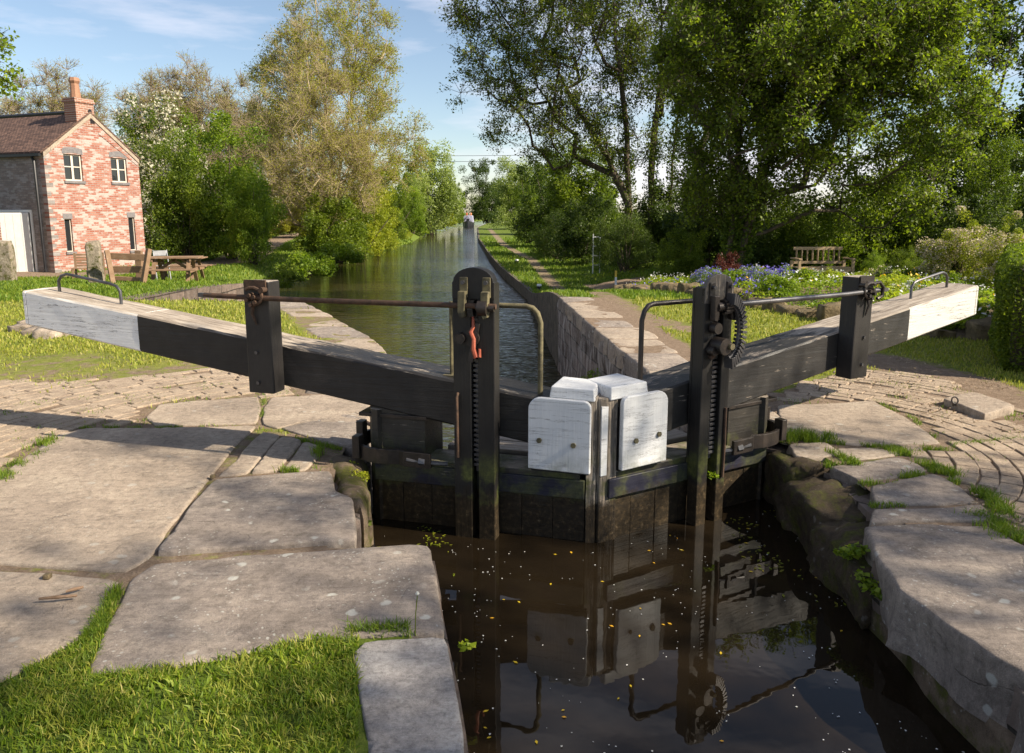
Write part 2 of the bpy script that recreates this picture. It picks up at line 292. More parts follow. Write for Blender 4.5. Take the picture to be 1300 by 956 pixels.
# ---------------------------------------------------------------- mesh helpers
def empty(name, loc=(0, 0, 0), rz=0.0, parent=None):
    o = bpy.data.objects.new(name, None); COL.objects.link(o); o.location = loc; o.rotation_euler = (0, 0, rz); o.empty_display_size = 0.1
    if parent: o.parent = parent
    return o
def tag(o, label=None, cat=None, group=None, kind=None):
    if label: o['label'] = label
    if cat: o['category'] = cat
    if group: o['group'] = group
    if kind: o['kind'] = kind
    return o
def copy_tree(o, parent=None):
    c = o.copy(); COL.objects.link(c); c.parent = parent
    for ch in list(o.children): copy_tree(ch, c)
    return c
def add_obj(name, me, mat, parent=None, loc=(0, 0, 0), bev=0.0):
    o = bpy.data.objects.new(name, me); COL.objects.link(o); o.location = loc
    if mat is not None:
        for mm in (mat if isinstance(mat, (list, tuple)) else [mat]): me.materials.append(mm)
    if parent: o.parent = parent
    if bev > 0:
        b = o.modifiers.new('bevel', 'BEVEL'); b.width = bev; b.segments = 2; b.limit_method = 'ANGLE'; b.angle_limit = R(40)
    return o
class MB:
    def __init__(s, f=None): s.v = []; s.f = []; s.fn = f
    def add(s, vs, fs):
        k = len(s.v)
        for p in vs: s.v.append(tuple(s.fn(*p)) if s.fn else tuple(p))
        for f in fs: s.f.append([i+k for i in f])
    def box(s, x0, x1, y0, y1, z0, z1):
        s.add([(x0, y0, z0), (x1, y0, z0), (x1, y1, z0), (x0, y1, z0), (x0, y0, z1), (x1, y0, z1), (x1, y1, z1), (x0, y1, z1)],
              [(0, 3, 2, 1), (4, 5, 6, 7), (0, 1, 5, 4), (1, 2, 6, 5), (2, 3, 7, 6), (3, 0, 4, 7)]); return s
    def bar(s, p, q, w, h, up=(0, 0, 1)):
        p = Vector(p); q = Vector(q); d = (q-p).normalized(); u = Vector(up)
        if abs(d.dot(u)) > .98: u = Vector((1, 0, 0))
        a = d.cross(u).normalized()*w/2; b = a.cross(d).normalized()*h/2
        s.add([p-a-b, p+a-b, p+a+b, p-a+b, q-a-b, q+a-b, q+a+b, q-a+b],
              [(0, 3, 2, 1), (4, 5, 6, 7), (0, 1, 5, 4), (1, 2, 6, 5), (2, 3, 7, 6), (3, 0, 4, 7)]); return s
    def tube(s, pts, r, k=8, cap=True):
        pts = [Vector(p) for p in pts]; n = len(pts); rs = r if isinstance(r, (list, tuple)) else [r]*n
        ref = Vector((0.13, 0.21, 0.97)); vs = []; fs = []
        for i, p in enumerate(pts):
            d = (pts[min(i+1, n-1)]-pts[max(i-1, 0)]).normalized()
            rr = ref if abs(d.dot(ref)) < .93 else Vector((1, 0.1, 0))
            if i and prev.length: a = (prev-d*prev.dot(d)).normalized()
            else: a = d.cross(rr).normalized()
            prev = a; b = d.cross(a)
            for j in range(k):
                t = 2*math.pi*j/k; vs.append(p+a*math.cos(t)*rs[i]+b*math.sin(t)*rs[i])
        for i in range(n-1):
            for j in range(k):
                fs.append((i*k+j, i*k+(j+1) % k, (i+1)*k+(j+1) % k, (i+1)*k+j))
        if cap: fs.append(tuple(range(k-1, -1, -1))); fs.append(tuple(range((n-1)*k, n*k)))
        s.add(vs, fs); return s
    def cyl(s, p, q, r, k=16): return s.tube([p, q], r, k)
    def prism(s, poly, y0, y1):      # polygon in x,z extruded along y
        n = len(poly); vs = [(x, y0, z) for x, z in poly]+[(x, y1, z) for x, z in poly]
        fs = [tuple(range(n)), tuple(range(2*n-1, n-1, -1))]+[(i, (i+1) % n, n+(i+1) % n, n+i) for i in range(n)]
        s.add(vs, fs); return s
    def prismz(s, poly, z0, z1):
        n = len(poly); vs = [(x, y, z0) for x, y in poly]+[(x, y, z1) for x, y in poly]
        fs = [tuple(range(n)), tuple(range(2*n-1, n-1, -1))]+[(i, (i+1) % n, n+(i+1) % n, n+i) for i in range(n)]
        s.add(vs, fs); return s
    def build(s, name, mat, parent=None, loc=(0, 0, 0), smooth=False, bev=0.0, sub=0):
        me = bpy.data.meshes.new(name); me.from_pydata([tuple(p) for p in s.v], [], s.f); me.update()
        bm = bmesh.new(); bm.from_mesh(me); bmesh.ops.recalc_face_normals(bm, faces=bm.faces); bm.to_mesh(me); bm.free()
        if smooth:
            me.polygons.foreach_set('use_smooth', [True]*len(me.polygons))
            try: me.set_sharp_from_angle(angle=R(42))
            except Exception: pass
        return add_obj(name, me, mat, parent, loc, bev)
def quads_mesh(name, V, F, tint=None, extra=None, matidx=None, smooth=False):
    V = np.asarray(V, dtype=np.float32); F = np.asarray(F, dtype=np.int32)
    me = bpy.data.meshes.new(name); me.vertices.add(len(V)); me.vertices.foreach_set('co', V.ravel())
    k = F.shape[1]; me.loops.add(F.size); me.loops.foreach_set('vertex_index', F.ravel())
    me.polygons.add(len(F)); me.polygons.foreach_set('loop_start', np.arange(0, F.size, k, dtype=np.int32))
    try: me.polygons.foreach_set('loop_total', np.full(len(F), k, dtype=np.int32))
    except Exception: pass
    if matidx is not None: me.polygons.foreach_set('material_index', np.asarray(matidx, dtype=np.int32))
    if smooth: me.polygons.foreach_set('use_smooth', np.ones(len(F), dtype=bool))
    if tint is not None:
        a = me.attributes.new('tint', 'FLOAT', 'POINT'); a.data.foreach_set('value', np.asarray(tint, dtype=np.float32))
    if extra:
        for nme, arr in extra.items():
            a = me.attributes.new(nme, 'FLOAT', 'POINT'); a.data.foreach_set('value', np.asarray(arr, dtype=np.float32))
    me.update(calc_edges=True); return me

# ---------------------------------------------------------------- foliage
def unit(v): return v/np.maximum(np.linalg.norm(v, axis=-1, keepdims=True), 1e-9)
def leaf_quads(rng, C, size, upbias=0.35, aspect=0.62, drop=0.0):
    n = len(C); s = size*rng.uniform(0.6, 1.35, (n, 1))
    nn = unit(rng.normal(size=(n, 3))+np.array([0, 0, upbias])*2.0)
    a = unit(np.cross(nn, rng.normal(size=(n, 3)))); b = np.cross(nn, a)
    a = a*s*0.5; b = b*s*0.5*aspect
    cup = nn*s*0.13
    V = np.stack([C-a, C+b*1.0-a*0.1+cup, C+a, C-b*1.0-a*0.1+cup], 1).reshape(-1, 3)
    F = np.arange(n*4).reshape(-1, 4); return V, F
def tube_segments(P0, P1, R0, R1, k=3):
    n = len(P0); d = unit(P1-P0); ref = np.where(np.abs(d[:, 2:3]) < 0.9, np.array([[0, 0, 1.0]]), np.array([[1.0, 0, 0]]))
    a = unit(np.cross(d, ref)); b = np.cross(d, a); V = np.zeros((n, 2*k, 3))
    for j in range(k):
        t = 2*np.pi*j/k; off = a*np.cos(t)+b*np.sin(t)
        V[:, j] = P0+off*R0[:, None]; V[:, k+j] = P1+off*R1[:, None]
    base = (np.arange(n)*2*k)[:, None]
    F = np.concatenate([base+np.array([[j, (j+1) % k, k+(j+1) % k, k+j]]) for j in range(k)], 0)
    return V.reshape(-1, 3), F
def make_tree(seed, crown, trunks, n_clump=150, clump_r=0.9, twigs=9, twig_len=0.8, leaves=60000, leaf=0.09, lean_up=0.35,
              r_base=0.2, upbias=0.35, ivy=None, twig_r=0.006, jag=0.5, leaf_along=0.55, fill=0.0):
    """crown: list of (cx,cy,cz,rx,ry,rz); trunks: list of polylines. returns (woodV,woodF),(leafV,leafF,tint)"""
    rng = np.random.default_rng(seed)
    vol = np.array([c[3]*c[4]*c[5] for c in crown]); pr = vol/vol.sum(); T = []
    mind = clump_r*0.75; tries = 0
    while len(T) < n_clump and tries < n_clump*60:
        tries += 1
        c = crown[rng.choice(len(crown), p=pr)]; d = rng.normal(size=3); d /= np.linalg.norm(d); rr = rng.uniform(0.12, 1.0)**0.45
        p = np.array(c[:3])+d*rr*np.array(c[3:6])*(1+0.18*rng.normal()*jag)
        if T and np.min(np.linalg.norm(np.array(T)-p, axis=1)) < mind*rng.uniform(0.6, 1.1): continue
        T.append(p)
    T = np.array(T)
    pos = []; par = []
    for tr in trunks:
        prev = -1
        for i, p in enumerate(tr):
            if i == 0: pos.append(np.array(p, float)); par.append(-1); prev = len(pos)-1
            else:
                p0 = pos[prev]; p1 = np.array(p, float); ns = max(1, int(np.linalg.norm(p1-p0)/0.6))
                q0 = p0.copy()
                for s in range(1, ns+1):
                    q = q0+(p1-q0)*s/ns+rng.normal(size=3)*0.03*(s < ns); pos.append(q); par.append(prev); prev = len(pos)-1
    ntr = len(pos); base_xy = np.mean([t[0][:2] for t in trunks], axis=0)
    order = np.argsort(np.linalg.norm(T-np.array([base_xy[0], base_xy[1], np.min(T[:, 2])]), axis=1))
    tips = []
    for i in order:
        t = T[i]; P = np.array(pos); dv = t-P; dist = np.linalg.norm(dv, axis=1)
        cost = dist+np.where(dv[:, 2] < lean_up*dist, (lean_up*dist-dv[:, 2])*1.6, 0); cost[:max(1, 2)] += 2
        k = int(np.argmin(cost)); p0 = pos[k]; L = dist[k]; ns = max(1, int(L/0.55)); prev = k
        bend = np.array([0, 0, -0.12*L])+rng.normal(size=3)*0.10*L
        for s in range(1, ns+1):
            f = s/ns; q = p0+(t-p0)*f+bend*math.sin(math.pi*f)*0.8+rng.normal(size=3)*0.04*(s < ns)
            pos.append(q); par.append(prev); prev = len(pos)-1
        tips.append(prev)
    pos = np.array(pos); par = np.array(par); n = len(pos)
    r = np.full(n, 0.0); ex = 2.25; acc = np.zeros(n)
    for i in range(n-1, -1, -1):
        if acc[i] == 0: acc[i] = 0.011**ex
        else: acc[i] += 0.002**ex
        r[i] = acc[i]**(1/ex)
        if par[i] >= 0: acc[par[i]] += acc[i]
    mx = r.max(); r = 0.009+(r-r.min())/(mx-r.min()+1e-9)*(r_base-0.009) if mx > 0.02 else r
    # frames
    din = np.zeros((n, 3)); m_ = par >= 0; din[m_] = unit(pos[m_]-pos[par[m_]]); din[~m_] = (0, 0, 1)
    heavy = np.full(n, -1)
    for i in range(n):
        p = par[i]
        if p >= 0 and (heavy[p] < 0 or r[i] > r[heavy[p]]): heavy[p] = i
    dn = din.copy()
    for i in range(n):
        if heavy[i] >= 0: dn[i] = dn[i]+din[heavy[i]]
    dn = unit(dn); K = 7; ref = np.array([0.17, 0.98, 0.05]); a = unit(np.cross(dn, ref)); b = np.cross(dn, a)
    V = []; F = []; cnt = 0
    ch = np.where(m_)[0]; pp = par[ch]
    rp = np.where(heavy[pp] == ch, r[pp], np.minimum(r[pp], r[ch]*1.25))
    flare = np.where(pos[pp][:, 2] < pos[:, 2].min()+0.4, 1.35, 1.0)
    VV = np.zeros((len(ch), 2*K, 3))
    for j in range(K):
        t = 2*np.pi*j/K
        VV[:, j] = pos[pp]+(a[pp]*np.cos(t)+b[pp]*np.sin(t))*(rp*flare)[:, None]
        VV[:, K+j] = pos[ch]+(a[ch]*np.cos(t)+b[ch]*np.sin(t))*r[ch][:, None]
    base = (np.arange(len(ch))*2*K)[:, None]
    FF = np.concatenate([base+np.array([[j, (j+1) % K, K+(j+1) % K, K+j]]) for j in range(K)], 0); VV = VV.reshape(-1, 3)
    # twigs
    cent = np.array(T).mean(axis=0); src = pos[tips]
    extra_nodes = np.where(r < 0.03)[0]; extra_nodes = extra_nodes[extra_nodes >= ntr]
    allsrc = np.concatenate([src, pos[rng.choice(extra_nodes, size=max(1, len(src)//2))]]) if len(extra_nodes) else src
    S = np.repeat(allsrc, twigs, axis=0); nt_ = len(S)
    out = unit(S-cent)*0.5
    D = unit(rng.normal(size=(nt_, 3))*0.8+out+np.array([0, 0, 0.25+lean_up*0.4]))
    ln = twig_len*rng.uniform(0.4, 1.25, (nt_, 1)); E = S+D*ln; Mx = S+D*ln*0.5+rng.normal(size=(nt_, 3))*0.06*twig_len
    # side shoots
    S2 = np.repeat(Mx, 3, axis=0); D2 = unit(np.repeat(D, 3, axis=0)+rng.normal(size=(nt_*3, 3))*0.75); l2 = twig_len*rng.uniform(0.2, 0.7, (nt_*3, 1)); E2 = S2+D2*l2
    P0 = np.concatenate([S, Mx, S2]); P1 = np.concatenate([Mx, E, E2])
    R0 = np.concatenate([np.full(nt_, twig_r*1.8), np.full(nt_, twig_r*1.3), np.full(nt_*3, twig_r)]); R1 = R0*0.6
    tv, tf = tube_segments(P0, P1, R0, R1, 3)
    wV = np.concatenate([VV, tv]); wF = np.concatenate([FF, tf+len(VV)])
    # leaves
    A0 = np.concatenate([Mx, S2, S2]); A1 = np.concatenate([E, E2, E2]); idx = rng.integers(0, len(A0), leaves)
    t = rng.uniform(0.0, 1.08, (leaves, 1)); C = A0[idx]+(A1[idx]-A0[idx])*t+rng.normal(size=(leaves, 3))*leaf*leaf_along*1.6
    cl = np.repeat(rng.uniform(-0.16, 0.16, len(allsrc)), twigs); cl = np.concatenate([cl, np.repeat(cl, 3), np.repeat(cl, 3)])
    tint = np.clip(0.5+cl[idx]+rng.normal(size=leaves)*0.17, 0, 1)
    if ivy:
        (iz0, iz1, n_iv, rad) = ivy; trn = np.array([i for i in range(ntr) if iz0 < pos[i, 2] < iz1])
        if len(trn):
            k = rng.choice(trn, n_iv); th = rng.uniform(0, 2*np.pi, n_iv); rd = r[k]+rad*rng.uniform(0.2, 1, n_iv)
            iv = pos[k]+np.stack([np.cos(th)*rd, np.sin(th)*rd, rng.uniform(-0.35, 0.35, n_iv)], 1)
            C = np.concatenate([C, iv]); tint = np.concatenate([tint, np.clip(rng.normal(size=n_iv)*0.2+0.25, 0, 1)])
    lV, lF = leaf_quads(rng, C, leaf, upbias)
    return (wV, wF), (lV, lF, np.repeat(tint, 4))
def tree_obj(name, spec, bark, leafm, loc=(0, 0, 0), rz=0.0, sc=1.0, label=None, cat='tree', group=None):
    (wV, wF), (lV, lF, tn) = spec
    root = empty(name, loc, rz); root.scale = (sc, sc, sc)
    add_obj('trunk', quads_mesh('trunk', wV, wF, smooth=True), bark, root)
    add_obj('crown', quads_mesh('crown', lV, lF, tint=tn), leafm, root)
    return tag(root, label, cat, group)
def place(src, loc, rz, sc, label, group=None, mats=None):
    c = copy_tree(src); c.location = loc; c.rotation_euler = (0, 0, rz); c.scale = sc if isinstance(sc, (tuple, list)) else (sc, sc, sc)
    tag(c, label, None, group)
    if group is None and 'group' in c: del c['group']
    return c
def bush_mesh(seed, n, leaf, nclump=60, shape=(1, 1, 1), base=0.1, cl=0.26, stems=14, flower=0, fsize=0.05, dome=True, jitter=0.14):
    """unit-radius bush standing on z=0; returns stems (V,F), leaves, flowers"""
    rng = np.random.default_rng(seed)
    d = unit(rng.normal(size=(nclump, 3))); d[:, 2] = np.abs(d[:, 2]) if dome else d[:, 2]
    rr = rng.uniform(0.25, 1, (nclump, 1))**0.5*(1-cl*0.6)+rng.normal(size=(nclump, 1))*jitter*0.5
    if dome: C = d*rr; C[:, 2] = C[:, 2]*1.0+base
    else: C = d*rr; C[:, 2] = C[:, 2]*0.5+0.5
    rad = cl*rng.uniform(0.45, 1.25, nclump); idx = rng.integers(0, nclump, n)
    o = unit(rng.normal(size=(n, 3)))*(rng.uniform(0, 1, (n, 1))**0.4)*rad[idx][:, None]
    P = C[idx]*np.array(shape)+o; P[:, 2] = np.maximum(P[:, 2], 0.01)
    ct = rng.uniform(-0.2, 0.2, nclump); tint = np.clip(0.45+ct[idx]+rng.normal(size=n)*0.17, 0, 1)
    lV, lF = leaf_quads(rng, P, leaf, 0.45)
    # stems
    k = rng.choice(nclump, min(stems, nclump), replace=False); E = C[k]*np.array(shape); S = np.stack([rng.uniform(-.12, .12, len(k)), rng.uniform(-.12, .12, len(k)), np.zeros(len(k))], 1)
    Md = S*0.5+E*0.5+np.array([0, 0, 0.08])
    sV, sF = tube_segments(np.concatenate([S, Md]), np.concatenate([Md, E]), np.concatenate([np.full(len(k), .022), np.full(len(k), .015)]), np.concatenate([np.full(len(k), .015), np.full(len(k), .006)]), 5)
    fl = None
    if flower:
        fc = rng.random(nclump) < 0.65; fi = rng.choice(np.where(fc)[0], flower)
        o = unit(rng.normal(size=(flower, 3))+np.array([0.3, -0.3, 0.5]))*rad[fi][:, None]*rng.uniform(0.85, 1.12, (flower, 1))
        FP = C[fi]*np.array(shape)+o; FP[:, 2] = np.maximum(FP[:, 2], 0.02)
        fV, fF = leaf_quads(rng, FP, fsize, 0.6, 0.9); fl = (fV, fF, np.repeat(rng.random(flower), 4))
    return (sV, sF), (lV, lF, np.repeat(tint, 4)), fl
def bush_obj(name, spec, leafm, loc, rz=0, sc=(1, 1, 1), label=None, cat='bush', group=None, bark='bark', flm='blossom'):
    (sV, sF), (lV, lF, tn), fl = spec
    root = empty(name, loc, rz); root.scale = sc
    add_obj('stem', quads_mesh('stem', sV, sF), M[bark], root)
    add_obj('foliage', quads_mesh('foliage', lV, lF, tint=tn), M[leafm], root)
    if fl: add_obj('blossom', quads_mesh('blossom', fl[0], fl[1], tint=fl[2]), M[flm], root)
    return tag(root, label, cat, group)
def grass_blades(name, pts, h, w, mat, seed=1, label=None, cat='grass', lean=0.5, hvar=0.5, gtint=None, kind='stuff'):
    """pts (n,3) roots"""
    rng = np.random.default_rng(seed); pts = np.asarray(pts, float); n = len(pts)
    hh = (np.asarray(h) if np.ndim(h) else np.full(n, h))*(1+rng.uniform(-hvar, hvar, n)); ww = w if np.ndim(w) else np.full(n, w)
    th = rng.uniform(0, 2*np.pi, n); a = np.stack([np.cos(th), np.sin(th), np.zeros(n)], 1)*ww[:, None]*0.5
    ln = rng.normal(size=(n, 3))*lean*hh[:, None]*0.6; ln[:, 2] = 0
    up = np.zeros((n, 3)); up[:, 2] = hh
    m1 = pts+up*0.55+ln*0.3; t1 = pts+up+ln*1.0; t1[:, 2] -= np.linalg.norm(ln, axis=1)*0.3
    V = np.stack([pts-a, pts+a, m1+a*0.8, m1-a*0.8, t1+a*0.12, t1-a*0.12], 1).reshape(-1, 3)
    b = (np.arange(n)*6)[:, None]; F = np.concatenate([b+np.array([[0, 1, 2, 3]]), b+np.array([[3, 2, 4, 5]])])
    tint = np.clip(rng.normal(size=n)*0.2+(0.5 if gtint is None else gtint), 0, 1)
    me = quads_mesh(name, V, F, tint=np.repeat(tint, 6)); o = add_obj(name, me, M[mat])
    return tag(o, label, cat, None, kind)

def inpoly(x, y, poly):
    x = np.asarray(x); y = np.asarray(y); c = np.zeros(x.shape, bool); n = len(poly)
    for i in range(n):
        x1, y1 = poly[i]; x2, y2 = poly[(i+1) % n]
        if y1 == y2: continue
        m = ((y1 > y) != (y2 > y)) & (x < (x2-x1)*(y-y1)/(y2-y1)+x1); c ^= m
    return c
def dist_poly(x, y, pl, closed=False):
    x = np.asarray(x, float); y = np.asarray(y, float); d = np.full(x.shape, 1e9); n = len(pl)
    for i in range(n if closed else n-1):
        ax, ay = pl[i]; bx, by = pl[(i+1) % n]; vx, vy = bx-ax, by-ay; L = vx*vx+vy*vy+1e-12
        t = np.clip(((x-ax)*vx+(y-ay)*vy)/L, 0, 1); d = np.minimum(d, np.hypot(x-ax-t*vx, y-ay-t*vy))
    return d
SLABS = []
def make_slab(name, poly, mat, z=0.0, thick=0.28, step=0.055, rough=0.008, edge=0.013, tilt=(0, 0), parent=None, label=None, cat='stone', group=None, seed=0, jag=0.014, register=True):
    """flagstone: world polygon (x,y), rounded worn rim, gently uneven top"""
    rng = random.Random(seed); out = []; n = len(poly)
    for i in range(n):
        a = Vector(poly[i]); b_ = Vector(poly[(i+1) % n]); L = (b_-a).length; k = max(1, int(L/(step*0.9)))
        nrm = Vector((b_.y-a.y, a.x-b_.x)).normalized() if L > 0 else Vector((0, 0))
        for s in range(k):
            q = a+(b_-a)*s/k; w = mnoise.noise(Vector((q.x*5, q.y*5, seed*3.1)))*jag+mnoise.noise(Vector((q.x*17, q.y*17, seed)))*jag*0.45
            out.append(q+nrm*w)
    # round the corners
    for _ in range(1): out = [(out[i-1]+out[i]*4+out[(i+1) % len(out)])/6 for i in range(len(out))]
    outl = [(p.x, p.y) for p in out]
    if register: SLABS.append(outl)
    cx = sum(p[0] for p in outl)/len(outl); cy = sum(p[1] for p in outl)/len(outl)
    xs = [p[0] for p in outl]; ys = [p[1] for p in outl]
    inner = []
    for off in (0.35, 0.8, 1.4):
        d_ = edge*off
        for i, p in enumerate(out):
            t_ = (out[(i+1) % len(out)]-out[i-1]).normalized(); inner.append((p.x-t_.y*d_, p.y+t_.x*d_))
    gx, gy = np.meshgrid(np.arange(min(xs), max(xs), step), np.arange(min(ys), max(ys), step)); gx = gx.ravel(); gy = gy.ravel()
    gx = gx+np.array([rng.uniform(-.3, .3)*step for _ in gx]); gy = gy+np.array([rng.uniform(-.3, .3)*step for _ in gy])
    area = sum(outl[i-1][0]*outl[i][1]-outl[i][0]*outl[i-1][1] for i in range(len(outl)))
    if area < 0: inner = [(2*outl[i % len(outl)][0]-p[0], 2*outl[i % len(outl)][1]-p[1]) for i, p in enumerate(inner)]
    ix = np.array([p[0] for p in inner]); iy = np.array([p[1] for p in inner])
    di = dist_poly(ix, iy, outl, True); oki = inpoly(ix, iy, outl) & (di > edge*0.2)
    dg = dist_poly(gx, gy, outl, True); okg = inpoly(gx, gy, outl) & (dg > edge*1.8)
    pts = [Vector(p) for p in outl]+[Vector((a, b_)) for a, b_, o in zip(ix, iy, oki) if o]+[Vector((a, b_)) for a, b_, o in zip(gx, gy, okg) if o]
    no = len(outl)
    vs, es, fs, _, _, _ = delaunay_2d_cdt(pts, [(i, (i+1) % no) for i in range(no)], [], 1, 1e-6)
    X = np.array([v.x for v in vs]); Y = np.array([v.y for v in vs]); D = dist_poly(X, Y, outl, True)
    V = []
    for x, y, d in zip(X, Y, D):
        t = min(1, d/edge); zz = z-edge*0.75*(1-math.sqrt(max(0, 1-(1-t)**2)))
        zz += mnoise.noise(Vector((x*2.2, y*2.2, seed*1.7)))*rough*1.3+mnoise.noise(Vector((x*9, y*9, seed)))*rough*0.45+(x-cx)*tilt[0]+(y-cy)*tilt[1]
        V.append((x-cx, y-cy, zz))
    F = [list(f) for f in fs]
    bm = bmesh.new(); bv = [bm.verts.new(v) for v in V]
    for f in F:
        try: bm.faces.new([bv[i] for i in f])
        except ValueError: pass
    bnd = [e for e in bm.edges if len(e.link_faces) == 1]
    nl = 5
    for li in range(nl):
        dz = thick/nl
        ret = bmesh.ops.extrude_edge_only(bm, edges=bnd); nv = [g for g in ret['geom'] if isinstance(g, bmesh.types.BMVert)]
        for v in nv:
            v.co.z -= dz; q = Vector((v.co.x*6, v.co.y*6, v.co.z*8+seed)); w = mnoise.noise_vector(q)*.014+mnoise.noise_vector(q*3)*.008
            v.co.x += w.x; v.co.y += w.y
        bnd = [g for g in ret['geom'] if isinstance(g, bmesh.types.BMEdge)]
    bmesh.ops.recalc_face_normals(bm, faces=bm.faces)
    for f in bm.faces: f.smooth = True
    me = bpy.data.meshes.new(name); bm.to_mesh(me); bm.free()
    try: me.set_sharp_from_angle(angle=R(50))
    except Exception: pass
    o = add_obj(name, me, M[mat], parent, (cx, cy, 0) if not parent else (0, 0, 0))
    if label: tag(o, label, cat, group)
    return o
# ---------------------------------------------------------------- terrain
def sst(a, b, x): t = np.clip((np.asarray(x, float)-a)/(b-a), 0, 1); return t*t*(3-2*t)
LE = [(0.30, -9), (0.18, -1), (0.02, 1.0), (-0.197, 2.35), (-0.40, 3.43), (-0.76, 3.45), (-0.876, 4.03), (-0.98, 4.6), (-1.02, 5.15), (-1.12, 5.25), (-1.20, 6.6), (-1.36, 8.27),
      (-1.75, 9.4), (-2.25, 10.4), (-2.95, 11.9), (-3.8, 13.5), (-6.8, 13.56), (-6.6, 17), (-6.6, 20), (-7.6, 23), (-8.6, 28), (-9.25, 33.5), (-9.5, 51), (-8.7, 73), (-10.5, 100), (-13, 140), (-13, 200), (-4, 260), (30, 400), (60, 900)]
RE = [(1.80, -9), (1.75, 1.5), (1.74, 2.35), (1.69, 3.43), (1.90, 3.46), (1.98, 4.59), (1.90, 5.07), (1.55, 5.35), (1.44, 6.75), (1.15, 10.5), (0.91, 14.1), (0.74, 20), (0.52, 25.9), (-0.5, 35.6), (-1.4, 47), (-3.3, 75), (-5.6, 123), (-5.4, 170), (5, 250), (40, 400), (72, 900)]
def ex(E, y): a = np.array(E); return np.interp(y, a[:, 1], a[:, 0])
_rt = [G(621, 290, -1.05), G(640, 312, -1.05), G(674, 329, -1.0), G(726, 364, -.55), G(752, 377, -.3), G(800, 400, -.05), G(880, 420, 0), G(1000, 440, 0), G(1130, 462, 0), G(1200, 478, 0), G(1300, 510, 0), G(1500, 580, 0)]
TOW = _rt[:7]
GRAV = [G(1110, 455), G(1160, 466), G(1230, 485), G(1300, 515), G(1500, 590)]
LP = [(-30, 31), (-16, 27.5), G(300, 328, -.6), G(340, 308, -.7), G(380, 296, -.7), (-12.5, 70)]
SETL = [G(*p) for p in ((-120, 640), (-120, 520), (-20, 484), (120, 482), (320, 462), (400, 480), (470, 505), (462, 560), (330, 542), (110, 541), (60, 553), (-5, 604))]
SETR = [G(*p) for p in ((975, 506), (1010, 484), (1090, 466), (1190, 478), (1310, 525), (1480, 600), (1480, 800), (1330, 720), (1262, 645), (1190, 590), (1000, 545))]
BEDL = [(2.5, 27), (2.9, 21), (3.25, 17.5), (3.7, 15.0), (4.3, 12.3), (4.9, 10.7), (5.5, 9.6), (7.5, 9.0), (12, 9.0), (16, 12), (16, 19.3), (7, 19.8), (5, 22), (4.5, 27)]
def zland(x, y, side):
    x = np.asarray(x, float); y = np.asarray(y, float)
    nb = 0.025*np.sin(x*1.3+y*.7)*np.sin(y*.9-x*.4)
    if side < 0:
        base = -0.72*sst(14, 28, y)+0.9*sst(25, 90, -x-8)
        d = ex(LE, y)-x; w = sst(19, 24, y)
        z = base*(1-w)+w*(-1.75+(base+1.75)*sst(-0.1, 2.6, d))
    else:
        can = -1.02*sst(13.2, 26, y); gar = -0.36*sst(14, 22, y)-0.2*sst(22, 60, y)
        k = sst(2.5, 6.5, x-0.2); z = can*(1-k)+gar*k+0.8*sst(20, 80, x)
        z = z+np.where(inpoly(x, y, BEDL), 0.15*sst(0.0, .7, dist_poly(x, y, BEDL, True)), 0)
    near = (1-sst(7.5, 9.0, y))*(1-sst(4.5, 6.5, np.abs(x-.4)))
    return z-0.014*near+nb*sst(8, 16, y)*np.clip(np.where(side < 0, ex(LE, y)-x, x-ex(RE, y)), 0, 1)
def masks(x, y, side):
    x = np.asarray(x, float); y = np.asarray(y, float)
    d = np.zeros(x.shape); dry = np.zeros(x.shape)
    if side > 0:
        dt = dist_poly(x, y, TOW); w = 0.24+0.002*np.clip(y-14, 0, 60); d = np.maximum(d, 0.62*(1-sst(w*.6, w*1.7, dt)))
        dg = dist_poly(x, y, GRAV); d = np.maximum(d, 0.95*(1-sst(.18, .55, dg)))
        d = np.maximum(d, np.where(inpoly(x, y, SETR), 0.72, 0)); d = np.maximum(d, np.where((y < 4.6) & (x > 1.6), .8, 0))
        dc = x-ex(RE, y); d = np.maximum(d, np.where((y > 5) & (y < 14.3), .85*(1-sst(.75, 1.05, dc)), 0)); dry = np.where((y > 5) & (y < 14), 0.75, 0.15)
        d = np.maximum(d, np.where(y < 5.6, .6, 0)); d = np.maximum(d, np.where(inpoly(x, y, BEDL), .75, 0))
    else:
        dt = dist_poly(x, y, LP); d = np.maximum(d, 0.9*(1-sst(.8, 1.6, dt)))
        d = np.maximum(d, np.where(inpoly(x, y, SETL), 0.66, 0)); d = np.maximum(d, np.where((y < 5.4), .62, 0))
        d = np.maximum(d, 0.50*(1-sst(.2, 1.4, dist_poly(x, y, SETL, True)))*(y > 4))
        dc = ex(LE, y)-x; d = np.maximum(d, np.where((y > 5) & (y < 13.5), .55*(1-sst(.6, .9, dc)), 0)); dry = np.where(y < 13.5, 0.85, 0.15)
        d = np.maximum(d, 0.42*(1-sst(.3, .9, np.hypot((x+4.9)*.6, y-8.0))))
        g0 = G(60, 866); d = np.where((y < 2.75) & (x > -2.2) & (x < -0.3), 0.1, d); dry = np.where(y < 3, 0.1, dry)
    return d, dry
